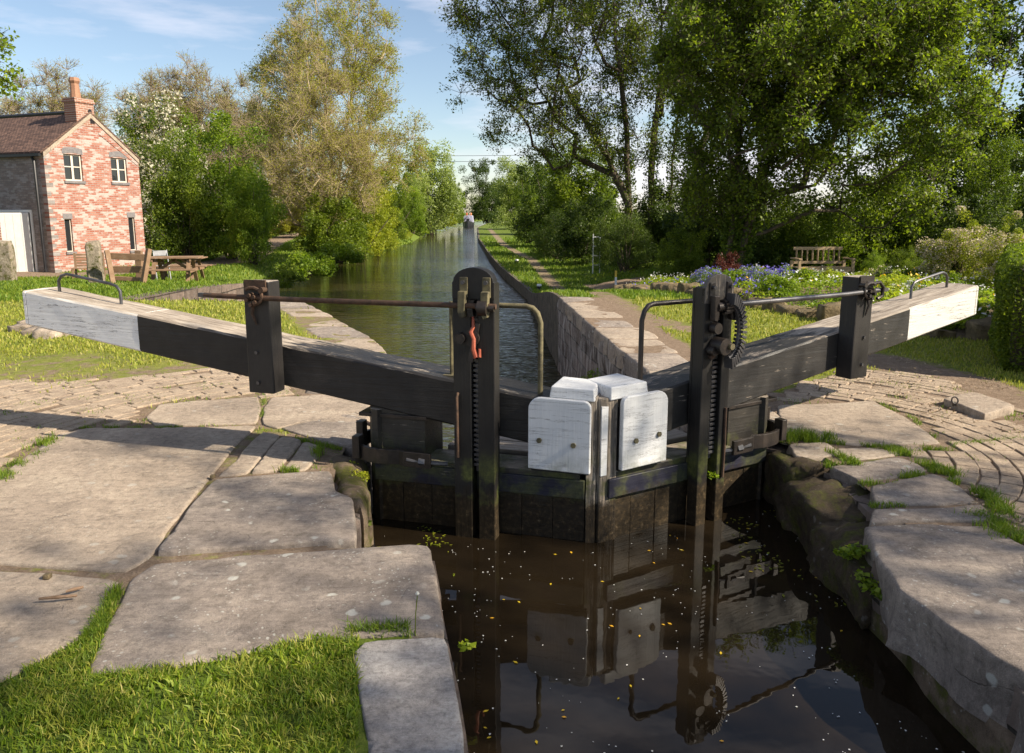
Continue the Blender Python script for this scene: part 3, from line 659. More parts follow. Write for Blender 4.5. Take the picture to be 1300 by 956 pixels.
def terrain(side, E, name):
    ys = list(np.arange(-9, 16, 0.15)); s = .18
    while ys[-1] < 900: ys.append(ys[-1]+s); s *= 1.045
    ys += [e[1] for e in E if -9 < e[1] < 900]; ys = np.array(sorted(set(np.round(ys, 3))))
    off = [0.0]; s = .10
    while off[-1] < 700: off.append(off[-1]+s); s *= 1.055
    off = np.array(off); X = ex(E, ys)[:, None]+side*(off[None, :]+np.where(ys < 5.5, .14, .0)[:, None]); Y = np.repeat(ys[:, None], len(off), 1)
    Z = zland(X, Y, side); d, dry = masks(X, Y, side); nr, nc = X.shape
    V = np.stack([X, Y, Z], 2).reshape(-1, 3); i = (np.arange(nr-1)[:, None]*nc+np.arange(nc-1)[None, :]).ravel()
    F = np.stack([i, i+1, i+nc+1, i+nc], 1) if side > 0 else np.stack([i+1, i, i+nc, i+nc+1], 1)
    o = add_obj(name, quads_mesh(name, V, F, extra={'dirt': d.ravel(), 'dry': dry.ravel()}, smooth=True), M['ground'])
    return tag(o, kind='structure')
terrain(-1, LE, 'ground'); terrain(1, RE, 'ground')
def sheet(name, poly, z, mat):
    me = bpy.data.meshes.new(name); me.from_pydata([(x, y, z) for x, y in poly], [], [list(range(len(poly)))]); me.update()
    if me.polygons[0].normal.z < 0: me.flip_normals()
    return tag(add_obj(name, me, M[mat]), kind='structure')
APEX = (0.51, 4.35)
sheet('lock_water', [(-1.5, -9.5), (2.6, -9.5), (2.6, 5.28), (2.0, 5.30), (APEX[0], APEX[1]+.07), (-1.2, 4.87), (-1.5, 4.87)], -0.40, 'water_lock')
sheet('canal_water', [(-40, 4.9), (6, 4.9), (90, 420), (90, 900), (-40, 900)], -1.40, 'water_canal')

# ---------------------------------------------------------------- masonry walls
def wall(name, E, y0, y1, side, ztop, label, mat='tailwall', th=0.45, zb=-3.0, step=.22, bulge=.02, cat='wall', proud=0.02, kind=None):
    ys = [y0]
    while ys[-1] < y1: ys.append(min(y1, ys[-1]+step*(1 if ys[-1] < 16 else 1+(ys[-1]-16)*.06)))
    ys += [e[1] for e in E if y0 < e[1] < y1]; ys = sorted(set(ys)); xs = ex(E, np.array(ys)); nz_ = 13
    vs = []; zs = []
    for x, y in zip(xs, ys):
        zt = ztop(x, y) if callable(ztop) else ztop
        for k in range(nz_):
            z = zt+(zb-zt)*(k/(nz_-1))**1.3; w = mnoise.noise(Vector((x*2.3, y*2.3, z*3)))*bulge*1.5+mnoise.noise(Vector((x*8, y*8, z*9)))*bulge
            vs.append((x-side*(proud+w*(0.3 if k == 0 else 1)), y, z))
        vs.append((x+side*th, y, zt)); vs.append((x+side*th, y, zb))
    c = nz_+2; fs = []
    order = [nz_]+list(range(nz_))+[nz_+1]
    for i in range(len(ys)-1):
        for k in range(c-1):
            a, b_ = order[k], order[k+1]; fs.append((i*c+a, (i+1)*c+a, (i+1)*c+b_, i*c+b_))
    fs.append([order[k] for k in range(c)]); fs.append([(len(ys)-1)*c+order[k] for k in range(c-1, -1, -1)])
    mb = MB(); mb.add(vs, fs); o = mb.build(name, M[mat], smooth=True)
    return tag(o, label, cat)
wall('lock_wall', LE, -8.8, 5.22, -1, -0.07, 'brown masonry wall of the lock chamber under the near left coping', 'chamberwall')
wall('lock_wall', RE, -8.8, 5.30, 1, -0.07, 'dark wet masonry wall of the lock chamber under the right coping', 'chamberwall', proud=-0.06)
wall('tail_wall', LE, 5.23, 13.49, -1, -0.05, 'curving stone wall under the coping beyond the left beam', 'tailwall')
wall('tail_wall', RE, 5.36, 14.3, 1, -0.05, 'high streaked stone wall beside the canal beyond the gates', 'tailwall', bulge=.03)
wall('bank_wall', LE, 13.6, 23.5, -1, lambda x, y: float(zland(x-.3, y, -1))+.03-0.9*float(sst(20, 23.5, y)), 'rough stone bank wall below the picnic lawn', 'bankwall', bulge=.04)
wall('canal_edging', RE, 14.3, 175, 1, lambda x, y: float(zland(x+.1, y, 1))+.02, 'low dark stone edging along the towpath bank', 'edging', th=.14, bulge=.02)
e_ = MB(); e_.box(-6.75, -3.85, 13.30, 13.52, -3.0, -0.04); tag(e_.build('end_wall', M['tailwall']), 'end wall closing the grassy platform beside the side channel', 'wall')

# ---------------------------------------------------------------- big flagstones
def PX(*ps, z=0.0): return [G(x, y, z) for x, y in ps]
S = lambda lab, mat, pts, **k: make_slab('coping_stone' if k.pop('cop', False) else 'flagstone', pts, mat, label=lab, cat='stone', **k)
S('broad grey foreground flagstone at the left water edge, grass along its front', 'slab', PX((108, 852), (166, 733), (196, 714), (330, 702), (420, 697), (520, 690), (545, 691), (556, 735), (565, 803), (455, 806), (380, 815), (300, 832), (200, 848)), cop=True, seed=1, step=.05, edge=.017, thick=.34)
S('smooth grey flagstone ending in a pale lichen corner above the left water edge', 'slab', PX((199, 704), (227, 665), (256, 626), (274, 609), (420, 599), (427, 626), (450, 634), (453, 687), (330, 694), (240, 701)), cop=True, z=.012, seed=2, edge=.015, thick=.36)
S('largest pale brown flagstone on the left, dappled, cracked along its right side', 'slab_warm', PX((72, 551), (112, 543), (200, 543), (326, 540), (299, 565), (267, 604), (223, 660), (189, 707), (160, 725), (0, 714), (-260, 712), (-200, 660), (0, 604)), seed=3, step=.075, rough=.01)
S('grey brown flagstone with broken sticks on it at the left margin', 'slab_warm', PX((-230, 722), (0, 723), (156, 734), (128, 780), (98, 815), (0, 862), (-170, 960), (-420, 900)), seed=4, step=.07, z=-.004)
S('narrow flagstone left of two others beside the mossy corner block', 'slab_warm', PX((334, 547), (356, 552), (314, 600), (276, 604)), seed=5)
S('narrow flagstone in the middle of three beside the mossy corner block', 'slab_warm', PX((358, 553), (384, 558), (352, 598), (317, 600)), seed=6, z=.003)
S('narrow flagstone on the right of three beside the mossy corner block', 'slab_warm', PX((387, 559), (411, 566), (404, 580), (388, 596), (355, 598)), seed=7, z=-.002)
S('long pale flagstone lying behind the beam shadow on the left', 'slab_warm', PX((185, 530), (202, 513), (328, 503), (331, 520), (325, 537), (200, 540)), seed=8)
S('pale flagstone lit by sun under the left balance beam', 'slab_warm', PX((334, 520), (345, 503), (420, 500), (470, 510), (470, 528), (440, 522), (352, 543), (334, 538)), seed=9)
S('purplish pointed flagstone beside the left gate collar', 'slab', PX((356, 543), (440, 525), (466, 532), (468, 572), (405, 558)), seed=10)
S('speckled granite block at the bottom left water edge', 'slab_granite', PX((447, 828), (462, 812), (566, 808), (578, 867), (592, 975), (575, 990), (470, 985), (458, 880)), cop=True, seed=11, z=.0, thick=.34)
S('mossy broken corner block beside the left gate heel', 'slab_moss', PX((408, 590), (420, 572), (466, 576), (467, 612), (464, 640), (452, 637), (430, 630), (424, 600)), cop=True, seed=12, z=-.02, rough=.05, edge=.10, jag=.03, thick=.5)
# right side
S('long grey coping slab at the right water edge with lichen spots', 'slab', PX((1098, 668), (1180, 664), (1255, 666), (1310, 700), (1420, 790), (1470, 860), (1330, 870), (1262, 832), (1190, 785), (1130, 730), (1105, 695)), cop=True, seed=13, z=-.004, edge=.019, thick=.26, rough=.014, jag=.03)
S('thin grey coping slab behind the long right one', 'slab', PX((1108, 645), (1200, 644), (1246, 640), (1262, 661), (1180, 660), (1104, 663)), cop=True, seed=14, z=.004, thick=.3)
S('rounded flagstone with grass at its joint above the right recess', 'slab', PX((1105, 615), (1185, 600), (1222, 618), (1244, 638), (1112, 641)), cop=True, seed=15, z=.0, thick=.16)
S('smooth grey flagstone above the mossy right bank', 'slab', PX((1052, 590), (1140, 579), (1166, 588), (1180, 597), (1100, 611)), cop=True, seed=16, z=-.006, thick=.14)
S('short brown flagstone beside the right gate collar', 'slab_warm', PX((1000, 562), (1050, 560), (1070, 575), (1036, 580), (1008, 577)), cop=True, seed=17, thick=.12)
S('largest sunlit flagstone behind the right gate collar', 'slab_warm', PX((988, 514), (1108, 509), (1150, 530), (1196, 562), (1090, 564), (992, 552)), seed=18)
S('small wedge flagstone between grassy joints right of the collar', 'slab_warm', PX((1060, 568), (1100, 567), (1148, 574), (1136, 577), (1082, 583)), seed=19)
S('coping block at the bottom right corner below the long slab', 'slab', PX((1290, 868), (1335, 876), (1480, 875), (1560, 1010), (1400, 1010), (1330, 930)), cop=True, seed=20, thick=.3, z=-.015)
rs = S('raised flagstone with an iron mooring ring at the right', 'slab_warm', PX((1196, 512), (1236, 506), (1288, 524), (1250, 533)), seed=21, z=.055, tilt=(.05, .0))
# mooring ring
rg = MB(); rx, ry = G(1212, 511, .06); cpts = [(rx+.026*math.cos(a), ry+.01*math.sin(a), .078+.026*math.sin(a)) for a in np.linspace(0, 2*math.pi, 15)]
rg.tube(cpts, .006, 6); rg.box(rx-.012, rx+.012, ry-.012, ry+.012, .03, .06)
tag(rg.build('mooring_ring', M['iron'], smooth=True), 'small iron ring fixed to the raised right flagstone', 'ring')
# copings along the tail walls
def row(E, y0, y1, side, w, n, lab, grp, mats, seed):
    yy = np.linspace(y0, y1, n+1)
    for i in range(n):
        a, b_ = yy[i]+.012, yy[i+1]-.012; ins = .0
        k = [a+(b_-a)*t for t in (0, .33, .66, 1)]
        poly = [(float(ex(E, y))-side*.03, y) for y in k]+[(float(ex(E, y))+side*(w+.05*math.sin(i*2.1)), y) for y in reversed(k)]
        make_slab('coping_stone', poly, mats[i % len(mats)], z=.002*((i*7) % 5), step=.11, edge=.03, rough=.012, label=lab, cat='stone', group=grp, seed=seed+i, thick=.2)
row(LE, 5.6, 13.45, -1, .62, 8, 'pale worn coping stone on the curving wall beyond the left beam', 'coping stones beyond the left gate', ['slab_warm', 'slab', 'slab_warm'], 40)
row(RE, 5.6, 14.25, 1, .62, 9, 'pinkish coping stone on the high wall beyond the right gate', 'coping stones beyond the right gate', ['slab_warm', 'slab_warm', 'slab'], 60)
# lower bed course on the right chamber side, overhung by the slabs
def block(name, x0, x1, y0, y1, z0, z1, mat, lab, seed, amp=.03, n=9, cat='stone', group=None):
    bm = bmesh.new(); bmesh.ops.create_cube(bm, size=1.0); bmesh.ops.subdivide_edges(bm, edges=bm.edges, cuts=n, use_grid_fill=True)
    for v in bm.verts:
        p = Vector((x0+(v.co.x+.5)*(x1-x0), y0+(v.co.y+.5)*(y1-y0), z0+(v.co.z+.5)*(z1-z0)))
        q = p*3.1+Vector((seed*7.7, 0, 0)); dv = mnoise.noise_vector(q)*amp+mnoise.noise_vector(q*3.3)*amp*.5
        c = v.co*2; rr = max(0, c.length-1.25)*.22; p -= Vector((c.x*(x1-x0), c.y*(y1-y0), c.z*(z1-z0)))*.5*rr*.6
        v.co = p+dv-Vector(((x0+x1)/2, (y0+y1)/2, 0))
    for f in bm.faces: f.smooth = True
    me = bpy.data.meshes.new(name); bm.to_mesh(me); bm.free()
    return tag(add_obj(name, me, M[mat] if isinstance(mat, str) else mat, None, ((x0+x1)/2, (y0+y1)/2, 0)), lab, cat, group)
block('bed_stone', 1.76, 2.4, 1.2, 2.30, -.62, -.26, 'slab_moss', 'brown bed stone under the coping at the bottom right', 3, .02)
block('bed_stone', 1.74, 2.4, 2.32, 3.42, -.62, -.24, 'slab_moss', 'wet brown bed stone under the long right coping slab', 4, .025)
block('moss_bank', 1.70, 2.6, 3.40, 4.15, -.7, -.14, 'mossbank', 'dark mossy broken masonry below the right flagstones', 5, .065, 14, 'stone')
block('moss_bank', 1.76, 2.6, 4.05, 4.80, -.7, -.10, 'mossbank', 'dark mossy broken masonry beside the right gate heel', 6, .07, 14, 'stone')
block('moss_bank', 1.78, 2.5, 4.70, 5.15, -.7, -.06, 'mossbank', 'dark mossy masonry behind the right gate heel', 7, .06, 12, 'stone')

# ---------------------------------------------------------------- stone sett paving swept round each heel post
def setts(name, piv, region, r0, r1, a0, a1, rowh, lenr, seed, holes, drop=.06):
    rng = random.Random(seed); vs = []; fs = []; r = r0
    polys = list(SLABS)
    while r < r1:
        h = rowh*rng.uniform(.8, 1.25)*(1 if r < 2.2 else .9); lenr_ = lenr*(1 if r > 2 else .7); a = a0+rng.uniform(0, .1)
        while a < a1:
            L = lenr_*rng.uniform(.65, 1.4); da = L/r; am = a+da/2; cx = piv[0]+(r+h/2)*math.cos(am); cy = piv[1]+(r+h/2)*math.sin(am)
            if rng.random() > drop and bool(inpoly(np.array([cx]), np.array([cy]), region)[0]):
                g = rng.uniform(.003, .008); q = []
                for (rr, aa) in ((r+g, a+g/r), (r+g, a+da-g/r), (r+h-g, a+da-g/r), (r+h-g, a+g/r)):
                    q.append((piv[0]+rr*math.cos(aa)+rng.uniform(-.006, .006), piv[1]+rr*math.sin(aa)+rng.uniform(-.006, .006)))
                P = np.array(q+[(cx, cy)]); bad = False
                for sp in polys:
                    if inpoly(P[:, 0], P[:, 1], sp).any() or dist_poly(P[:, 0], P[:, 1], sp, True).min() < .012: bad = True; break
                if not bad:
                    z = rng.uniform(-.006, .002); tx, ty = rng.uniform(-.02, .02), rng.uniform(-.02, .02); k = len(vs)
                    for (zz, s) in ((-.12, 1.0), (z-.008, 1.0), (z-.002, .965), (z, .91)):
                        for (x, y) in q: vs.append((cx+(x-cx)*s, cy+(y-cy)*s, zz+((x-cx)*tx+(y-cy)*ty if zz > -.1 else 0)))
                    for lv in range(3):
                        for j in range(4): fs.append((k+lv*4+j, k+lv*4+(j+1) % 4, k+lv*4+4+(j+1) % 4, k+lv*4+4+j))
                    fs.append((k+12, k+13, k+14, k+15))
            a += da
        r += h
    me = bpy.data.meshes.new(name); me.from_pydata(vs, [], fs); me.update()
    return tag(add_obj(name, me, M['sett']), kind='structure')
setts('paving', (-0.98, 4.75), SETL, .5, 5.0, .6, math.pi*1.02, .115, .28, 3, [], .02)
setts('paving', (1.86, 5.1), SETR, .5, 5.0, -1.3, 2.3, .115, .25, 4, [], .05)
# ---------------------------------------------------------------- lock gates
M['wood_dark'] = m_paint('wood_dark', (0.05, 0.045, 0.04), (0.12, 0.105, 0.09), wear=0.5, topwear=False, along='Z')
def gate(side):
    lft = side < 0
    u = Vector((-0.965, 0.262, 0)).normalized() if lft else Vector((0.862, 0.507, 0)).normalized()
    s = 1 if lft else -1; Lp = 1.42
    ang = math.atan2(u.y, u.x)
    nm = 'left' if lft else 'right'
    root = empty('lock_gate', (APEX[0]+u.x*Lp, APEX[1]+u.y*Lp, 0), ang)
    tag(root, 'lock gate with balance beam reaching left, white plate in shade, orange pawl on its gear' if lft else 'lock gate whose balance beam reaches right to the clipped hedge, with sunlit white end', 'lock gate')
    P = lambda L, w, z: (L-Lp, s*w, z)
    def box(mb, L0, L1, w0, w1, z0, z1): mb.box(L0, L1, w0, w1, z0, z1); return mb
    MBg = lambda: MB(P)
    W = lambda name, mb, mat, par=root, **k: mb.build(name, M[mat] if isinstance(mat, str) else mat, par, **k)
    bz = lambda L: .432+(.143 if lft else .138)*L
    def beamseg(L0, L1, n=10, chamfer=False, jit=0.0):
        mb = MB(P); vs = []; rng = random.Random(int(L0*10)+5)
        Ls = [L0+(L1-L0)*i/n for i in range(n+1)]
        for i, L in enumerate(Ls):
            sc = 1.0; t = .30-.012*L; wt = .33
            zt, zb_, w0, w1 = bz(L), bz(L)-t, -.33, 0
            if chamfer and i == n: zt -= .02; zb_ += .02; w0 += .02; w1 -= .02
            j = lambda: rng.uniform(-jit, jit)
            c = .012
            vs += [(L, w1, zb_+c+j()), (L, w1+j(), (zb_+zt)/2), (L, w1, zt-c+j()), (L, w1-c, zt+j()), (L, (w0+w1)/2, zt+.004+j()), (L, w0+c, zt+j()), (L, w0, zt-c), (L, w0, zb_+c), (L, w0+c, zb_), (L, w1-c, zb_)]
        k = 10; fs = []
        for i in range(n):
            for q in range(k): fs.append((i*k+q, i*k+(q+1) % k, (i+1)*k+(q+1) % k, (i+1)*k+q))
        fs.append(tuple(range(k))); fs.append(tuple(range(n*k+k-1, n*k-1, -1))); mb.add(vs, fs); return mb
    Lw = 3.22 if lft else 3.03; Le = 4.22 if lft else 4.0
    beam = W('balance_beam', beamseg(.30, Lw, 26, jit=.003), 'beam_black' if lft else 'beam_black_worn')
    wend = W('painted_end', beamseg(Lw, Le-.05, 8, jit=.002), 'beam_white' if lft else 'beam_white_r', beam); wend['label'] = 'white painted end of the beam'
    W('end_band', beamseg(Le-.043, Le, 2, True), 'beam_white' if lft else 'beam_white_r', beam)
    # hand grip near the beam end
    g0, g1 = (Le-.72, Le-.18) if lft else (Le-.70, Le-.20)
    hp = [(g0, -.17, bz(g0)-.02), (g0, -.17, bz(g0)+.10), (g0+.03, -.17, bz(g0)+.135), (g0+.08, -.17, bz(g0)+.15), (g1-.08, -.17, bz(g1)+.135), (g1-.03, -.17, bz(g1)+.12), (g1, -.17, bz(g1)+.085), (g1, -.17, bz(g1)-.02)]
    W('handle', MBg().tube([tuple(p) for p in hp], .011, 8), 'steel', beam, smooth=True)
    # heel post with rounded quoin side
    hpst = MB(P); poly = [(1.11, -.02), (1.11, -.34), (1.45, -.36)]+[(1.42+.11*math.cos(a), -.17-.19*math.sin(a)) for a in np.linspace(math.pi/2, -math.pi/2, 8)]+[(1.40, -.01)]
    hpst.prismz(poly, -3.0, bz(1.2)-.26); hp_ = W('heel_post', hpst, 'gate_wood', bev=.008)
    cl = MB(P); cl.prismz([(1.09, .0), (1.09, -.36), (1.55, -.38), (1.56, .0)], .29, .315); W('strap', cl, 'iron', hp_, bev=.003)
    # top rail, planking, lower rails
    W('top_rail', box(MBg(), .10, 1.12, -.24, .012, -.125, .035), 'gate_wood', bev=.008)
    W('middle_rail', box(MBg(), .08, 1.30, -.20, .022, -.72, -.50), 'gate_wood', bev=.006)
    pk = MB(P); n = 7
    for i in range(n): a = .07+i*(1.46-.07)/n; pk.box(a+.001, a+(1.46-.07)/n-.001, -.06, -.0-.003*(i % 2), -3.0, -.125)
    W('planking', pk, 'gate_wood', bev=.004)
    rb = MB(P); rb.box(.07, 1.44, .012, .034, -.118, -.0); W('rubbing_strip', rb, m_paint('strip_'+nm, (0.012, 0.012, 0.022), (0.03, 0.03, 0.045), wear=.35, topwear=False, stain=.5), bev=.004)
    wk = MB(P)
    for i in range(3): wk.box(.22, 1.06, -.30-.205*i-.19, -.30-.205*i, .0, .045)
    W('footboard', wk, 'wood_grey', bev=.005)
    for L in (.35, .95):
        br_ = MB(P); br_.box(L, L+.06, -.92, -.24, -.07, -.002); W('footboard_bracket', br_, 'iron')
    # mitre post, cap, white plate
    mp_ = MB(P)
    if lft: mp_.prismz([(.005, -.0), (.065, .018), (.065, -.30), (-.005, -.25)], -3.0, .515)
    else: mp_.prismz([(.008, .012), (.135, .018), (.135, -.30), (.006, -.25)], -3.0, .505)
    mpo = W('mitre_post', mp_, 'mitre', bev=.006)
    pl = MB(P); p0, p1 = (.032, .41) if lft else (.135, .487); zt = .50 if lft else .51; rr = .075; z0 = .055
    poly = [(p0, z0), (p1, z0)]+[(p1-rr+rr*math.cos(a), zt-rr+rr*math.sin(a)) for a in np.linspace(0, math.pi/2, 7)]+[(p0+rr*.6-rr*.6*math.cos(a), zt-rr*.6+rr*.6*math.sin(a)) for a in np.linspace(math.pi/2, 0, 6)]
    poly = [(a, b_+(a-p0)*.02) for a, b_ in poly]
    pl.prism(poly, .035, .07); plate = W('white_plate', pl, 'plate_white', bev=.006)
    for (bl, bzz) in ((p0+.10, .23), (p1-.07, .245)):
        W('bolt', MBg().cyl((bl, .066, bzz), (bl, .082, bzz), .017, 6), 'iron_lichen', plate); 
    W('packing_block', box(MBg(), p0+.01, p1-.01, -.0, .034, .04, .44), 'beam_black')
    c0, c1 = (.015, .29) if lft else (.07, .36); ct = MB(P); q = .012
    zc0 = .49; zc1 = .565 if lft else .57
    ct.add([(c0, .03, zc0), (c1, .03, zc0+.01), (c1, -.26, zc0+.01), (c0+(-.01 if lft else .0), -.26, zc0), (c0+.006, .024, zc1), (c1-.010, .024, zc1+.006), (c1-.03, -.24, zc1+.012), (c0+.015, -.24, zc1)], [(0, 1, 2, 3), (4, 5, 6, 7), (0, 1, 5, 4), (1, 2, 6, 5), (2, 3, 7, 6), (3, 0, 4, 7)])
    W('post_cap', ct, 'plate_white', bev=.008)
    if not lft:
        W('chamfer_face', MBg().prism([(.012, .03), (.055, .03), (.060, .455), (.012, .46)], .013, .024), 'plate_white', mpo)
    # paddle gear
    ga, gb = (.60, .86) if lft else (.70, .94)
    pg = empty('paddle_gear', (ga-Lp, 0, 0), 0, root); PP = lambda L, w, z: (L-ga, s*w, z)
    MG = lambda: MB(PP); X = lambda name, mb, mat, **k: mb.build(name, M[mat], pg, **k)
    wd = gb-ga; top = 1.19 if lft else 1.14; m0, m1 = ga+wd*(.34 if lft else .38), ga+wd*(.56 if lft else .62)
    # for the left gate L grows to picture left: the wide plain panel is there
    if lft: mA, mB_ = gb-wd*.42, gb-wd*.60     # slot
    bot = -.62
    if lft:
        X('gear_post', MG().box(gb-.115, gb, .04, .13, bot, top), 'gear_black', bev=.006)
        X('gear_post', MG().box(ga, ga+.105, .04, .13, bot, top), 'gear_black', bev=.006)
    else:
        X('gear_post', MG().box(ga, ga+.085, .04, .13, bot, top), 'gear_black', bev=.006)
        X('gear_post', MG().box(gb-.075, gb, .04, .13, bot, top-.03), 'gear_black', bev=.006)
    X('back_board', MG().box(ga+.002, gb-.002, .02, .038, .0 if lft else -.1, top-.01), 'gear_black')
    arc = [(ga, top-.10)]+[(ga, top)]+[((ga+gb)/2-(wd/2-.006)*math.cos(a), top+(wd*.33)*math.sin(a)) for a in np.linspace(0.0, math.pi, 13)]+[(gb, top), (gb, top-.10)]
    X('arch_board', MG().prism(arc, .045 if lft else .10, .132), 'gear_black' if lft else 'wood_dark', bev=.005)
    # rack
    sx0, sx1 = (gb-.115-.045, gb-.118) if lft else (gb-.075-.048, gb-.08)
    rk = MG(); rk.box(sx0+.012, sx1-.008, .06, .085, .02, top-.06)
    for i in range(34): z = .06+i*.031; rk.box(sx0-.004, sx1, .085, .104, z, z+.017) if z < top-.09 else None
    X('rack', rk, 'steel', bev=.0015)
    # bearing brackets
    for (L, wdt) in (((gb-.075, .05), (ga+.045, .05)) if lft else ((ga+.05, .045), (gb-.045, .045))):
        bk = MG(); bk.box(L-wdt/2, L+wdt/2, .131, .143, top-.09, top+.03); bk.prism([(L-wdt*.45, top-.05), (L+wdt*.45, top-.05), (L+wdt*.5, top-.17), (L+wdt*.2, top-.21), (L-wdt*.35, top-.2)], .143, .185)
        X('bracket', bk, 'iron_lichen' if lft else 'iron', bev=.004)
        X('bolt', MG().cyl((L, .142, top-.0), (L, .165, top-.0), .013, 6), 'steel')
    zs = 1.055 if lft else 1.03
    if lft:
        pn = MG(); pn.cyl((ga+.03, .165, zs-.01), (ga+.085, .165, zs-.01), .048, 20); pn.cyl((ga-.01, .165, zs-.01), (ga+.10, .165, zs-.01), .022, 12)
        X('pinion', pn, 'iron', smooth=True)
        wh = MG()
        for k in range(16):
            a = k*math.tau/16; wh.bar((sx0+.02, .125+.045*math.cos(a), zs-.02+.045*math.sin(a)), (sx1+.012, .125+.045*math.cos(a), zs-.02+.045*math.sin(a)), .012, .012)
        wh.cyl((sx0+.02, .125, zs-.02), (sx1+.01, .125, zs-.02), .044, 16); X('cog', wh, 'iron', smooth=True)
        X('bearing', MG().cyl((gb-.06, .12, .86), (gb-.06, .185, .86), .032, 14), 'iron', smooth=True)
        X('bearing', MG().cyl((gb-.12, .12, .86), (gb-.12, .15, .86), .05, 14), 'iron', smooth=True)
        X('pawl', MG().tube([(ga+.125, .15, .99), (ga+.12, .16, .93), (ga+.135, .165, .90), (ga+.115, .17, .86), (ga+.118, .17, .80), (ga+.105, .165, .75), (ga+.085, .16, .755), (ga+.083, .158, .80)], [.007, .010, .013, .012, .014, .015, .013, .008], 8), 'orange', smooth=True)
        X('catch_bar', MG().tube([(gb-.03, .135, .52), (gb-.03, .155, .50), (gb-.03, .15, .12)], .009, 7), 'iron_rust', smooth=True)
        X('pawl_bar', MG().bar((ga+.1, .145, .95), (ga+.14, .16, .72), .016, .03), 'iron')
    else:
        # toothed quadrant bulging towards the beam
        qd = MG(); cz = .87; cL = gb-.115; r0 = .125
        for k in range(20):
            a = -1.35+k*2.75/19; qd.bar((cL+(r0-.012)*math.cos(a)*.85, .205, cz+(r0-.012)*math.sin(a)*1.5), (cL+(r0+.034)*math.cos(a)*.85, .205, cz+(r0+.034)*math.sin(a)*1.5), .014, .07, up=(0, 1, 0))
        arcp = [(cL+r0*.80*math.cos(a), .205, cz+r0*1.38*math.sin(a)) for a in np.linspace(-1.4, 1.45, 16)]
        qd.tube(arcp, .016, 6)
        X('quadrant', qd, 'steel', bev=.001)
        X('cog', MG().cyl((cL-.03, .14, .78), (cL-.03, .23, .78), .052, 18), 'iron', smooth=True)
        X('cog', MG().cyl((cL-.06, .14, .89), (cL-.06, .19, .89), .034, 18), 'iron', smooth=True)
        X('bearing', MG().cyl((cL+.005, .22, .78), (cL+.005, .25, .78), .02, 12), 'iron_lichen', smooth=True)
        pn = MG(); pn.cyl((ga+.06, .17, zs-.01), (gb-.02, .17, zs-.01), .03, 14)
        for k in range(12):
            a = k*math.tau/12; pn.bar((cL-.02, .17+.04*math.cos(a), zs-.01+.04*math.sin(a)), (cL+.045, .17+.04*math.cos(a), zs-.01+.04*math.sin(a)), .012, .012)
        X('pinion', pn, 'iron', smooth=True)
        X('catch_bar', MG().tube([(gb-.025, .135, .36), (gb-.025, .14, .1), (gb-.03, .14, -.1)], .010, 7), 'iron_rust', smooth=True)
        X('lever', MG().bar((ga+.04, .15, .70), (cL, .18, .78), .03, .02), 'iron_rust')
        X('bearing', MG().cyl((cL-.075, .13, .75), (cL-.075, .19, .75), .03, 12), 'iron', smooth=True)
    # shaft, its support post and winding square
    Ls = 2.19 if lft else 2.27; shx = .10
    sh = MBg().tube([(ga-.02 if lft else gb-.02, .165 if lft else .17, zs), (Ls-.25, .155, zs+.0), (Ls+(.36 if lft else .12), .15, zs+.01)], .0165, 10)
    W('winding_shaft', sh, 'iron_rust' if lft else 'steel', smooth=True)
    sp = W('shaft_post', MBg().box(Ls-.10, Ls+.085, .0, .13, .43 if lft else .40, 1.16 if lft else 1.14), 'post_black', bev=.008)
    for z in (.50, .70): W('bolt', MBg().cyl((Ls+.01, .13, z), (Ls+.01, .143, z), .012, 6), 'steel', sp)
    rc = MBg(); rt = []
    for k in range(9):
        a = math.pi*(.25+k*.16); rt.append((Ls-.005+.068*math.cos(a), .165, zs+.015+.055*math.sin(a)))
    rc.tube(rt, .011, 7); rc.box(Ls-.085, Ls+.07, .128, .142, zs+.055, zs+.115); rc.cyl((Ls-.075, .13, zs+.055), (Ls-.075, .18, zs+.055), .018, 10)
    for k in range(5): a = k*1.2; rc.cyl((Ls-.0+.03*math.cos(a), .142, zs-.01+.035*math.sin(a)), (Ls-.0+.03*math.cos(a), .188, zs-.01+.03*math.sin(a)), .013, 8)
    rc.tube([(Ls+.01, .14, zs-.04), (Ls+.015, .15, zs-.10), (Ls-.005, .14, zs-.17)], [.012, .01, .006], 6)
    W('ratchet', rc, 'iron_rust' if lft else 'iron', sp, smooth=True)
    if not lft:
        hk = MBg().tube([(Ls+.04, .15, zs+.06), (Ls+.09, .17, zs+.07), (Ls+.135, .17, zs+.03), (Ls+.13, .17, zs-.03), (Ls+.08, .165, zs-.05)], .013, 8); W('hook', hk, 'iron', sp, smooth=True)
    W('winding_square', MBg().box(Ls+(.30 if lft else .12), Ls+(.40 if lft else .21), .137, .163, zs-.003, zs+.023), 'steel')
    # handrail
    hL0, hL1 = (.375, .95) if lft else (.40, .95); hw = -.10; zt = 1.03
    r_ = [(hL0, hw, bz(hL0)-.03), (hL0, hw, zt-.10), (hL0+.02, hw, zt-.04), (hL0+.05, hw, zt-.01), (hL0+.09, hw, zt), (hL1, hw, zt)]
    W('handrail', MBg().tube(r_, .0165, 10), 'iron_lichen' if lft else 'iron', smooth=True)
    W('handrail_leg', MBg().tube([(hL1, hw, zt+.015), (hL1, hw, bz(hL1)-.02)], .0135, 8), 'iron_lichen', smooth=True)
    W('rail_foot', MBg().box(hL1-.05, hL1+.05, hw-.04, hw+.04, bz(hL1)-.012, bz(hL1)+.012), 'iron_lichen')
    # tie rod from collar
    return root, P, Lp, s, ang
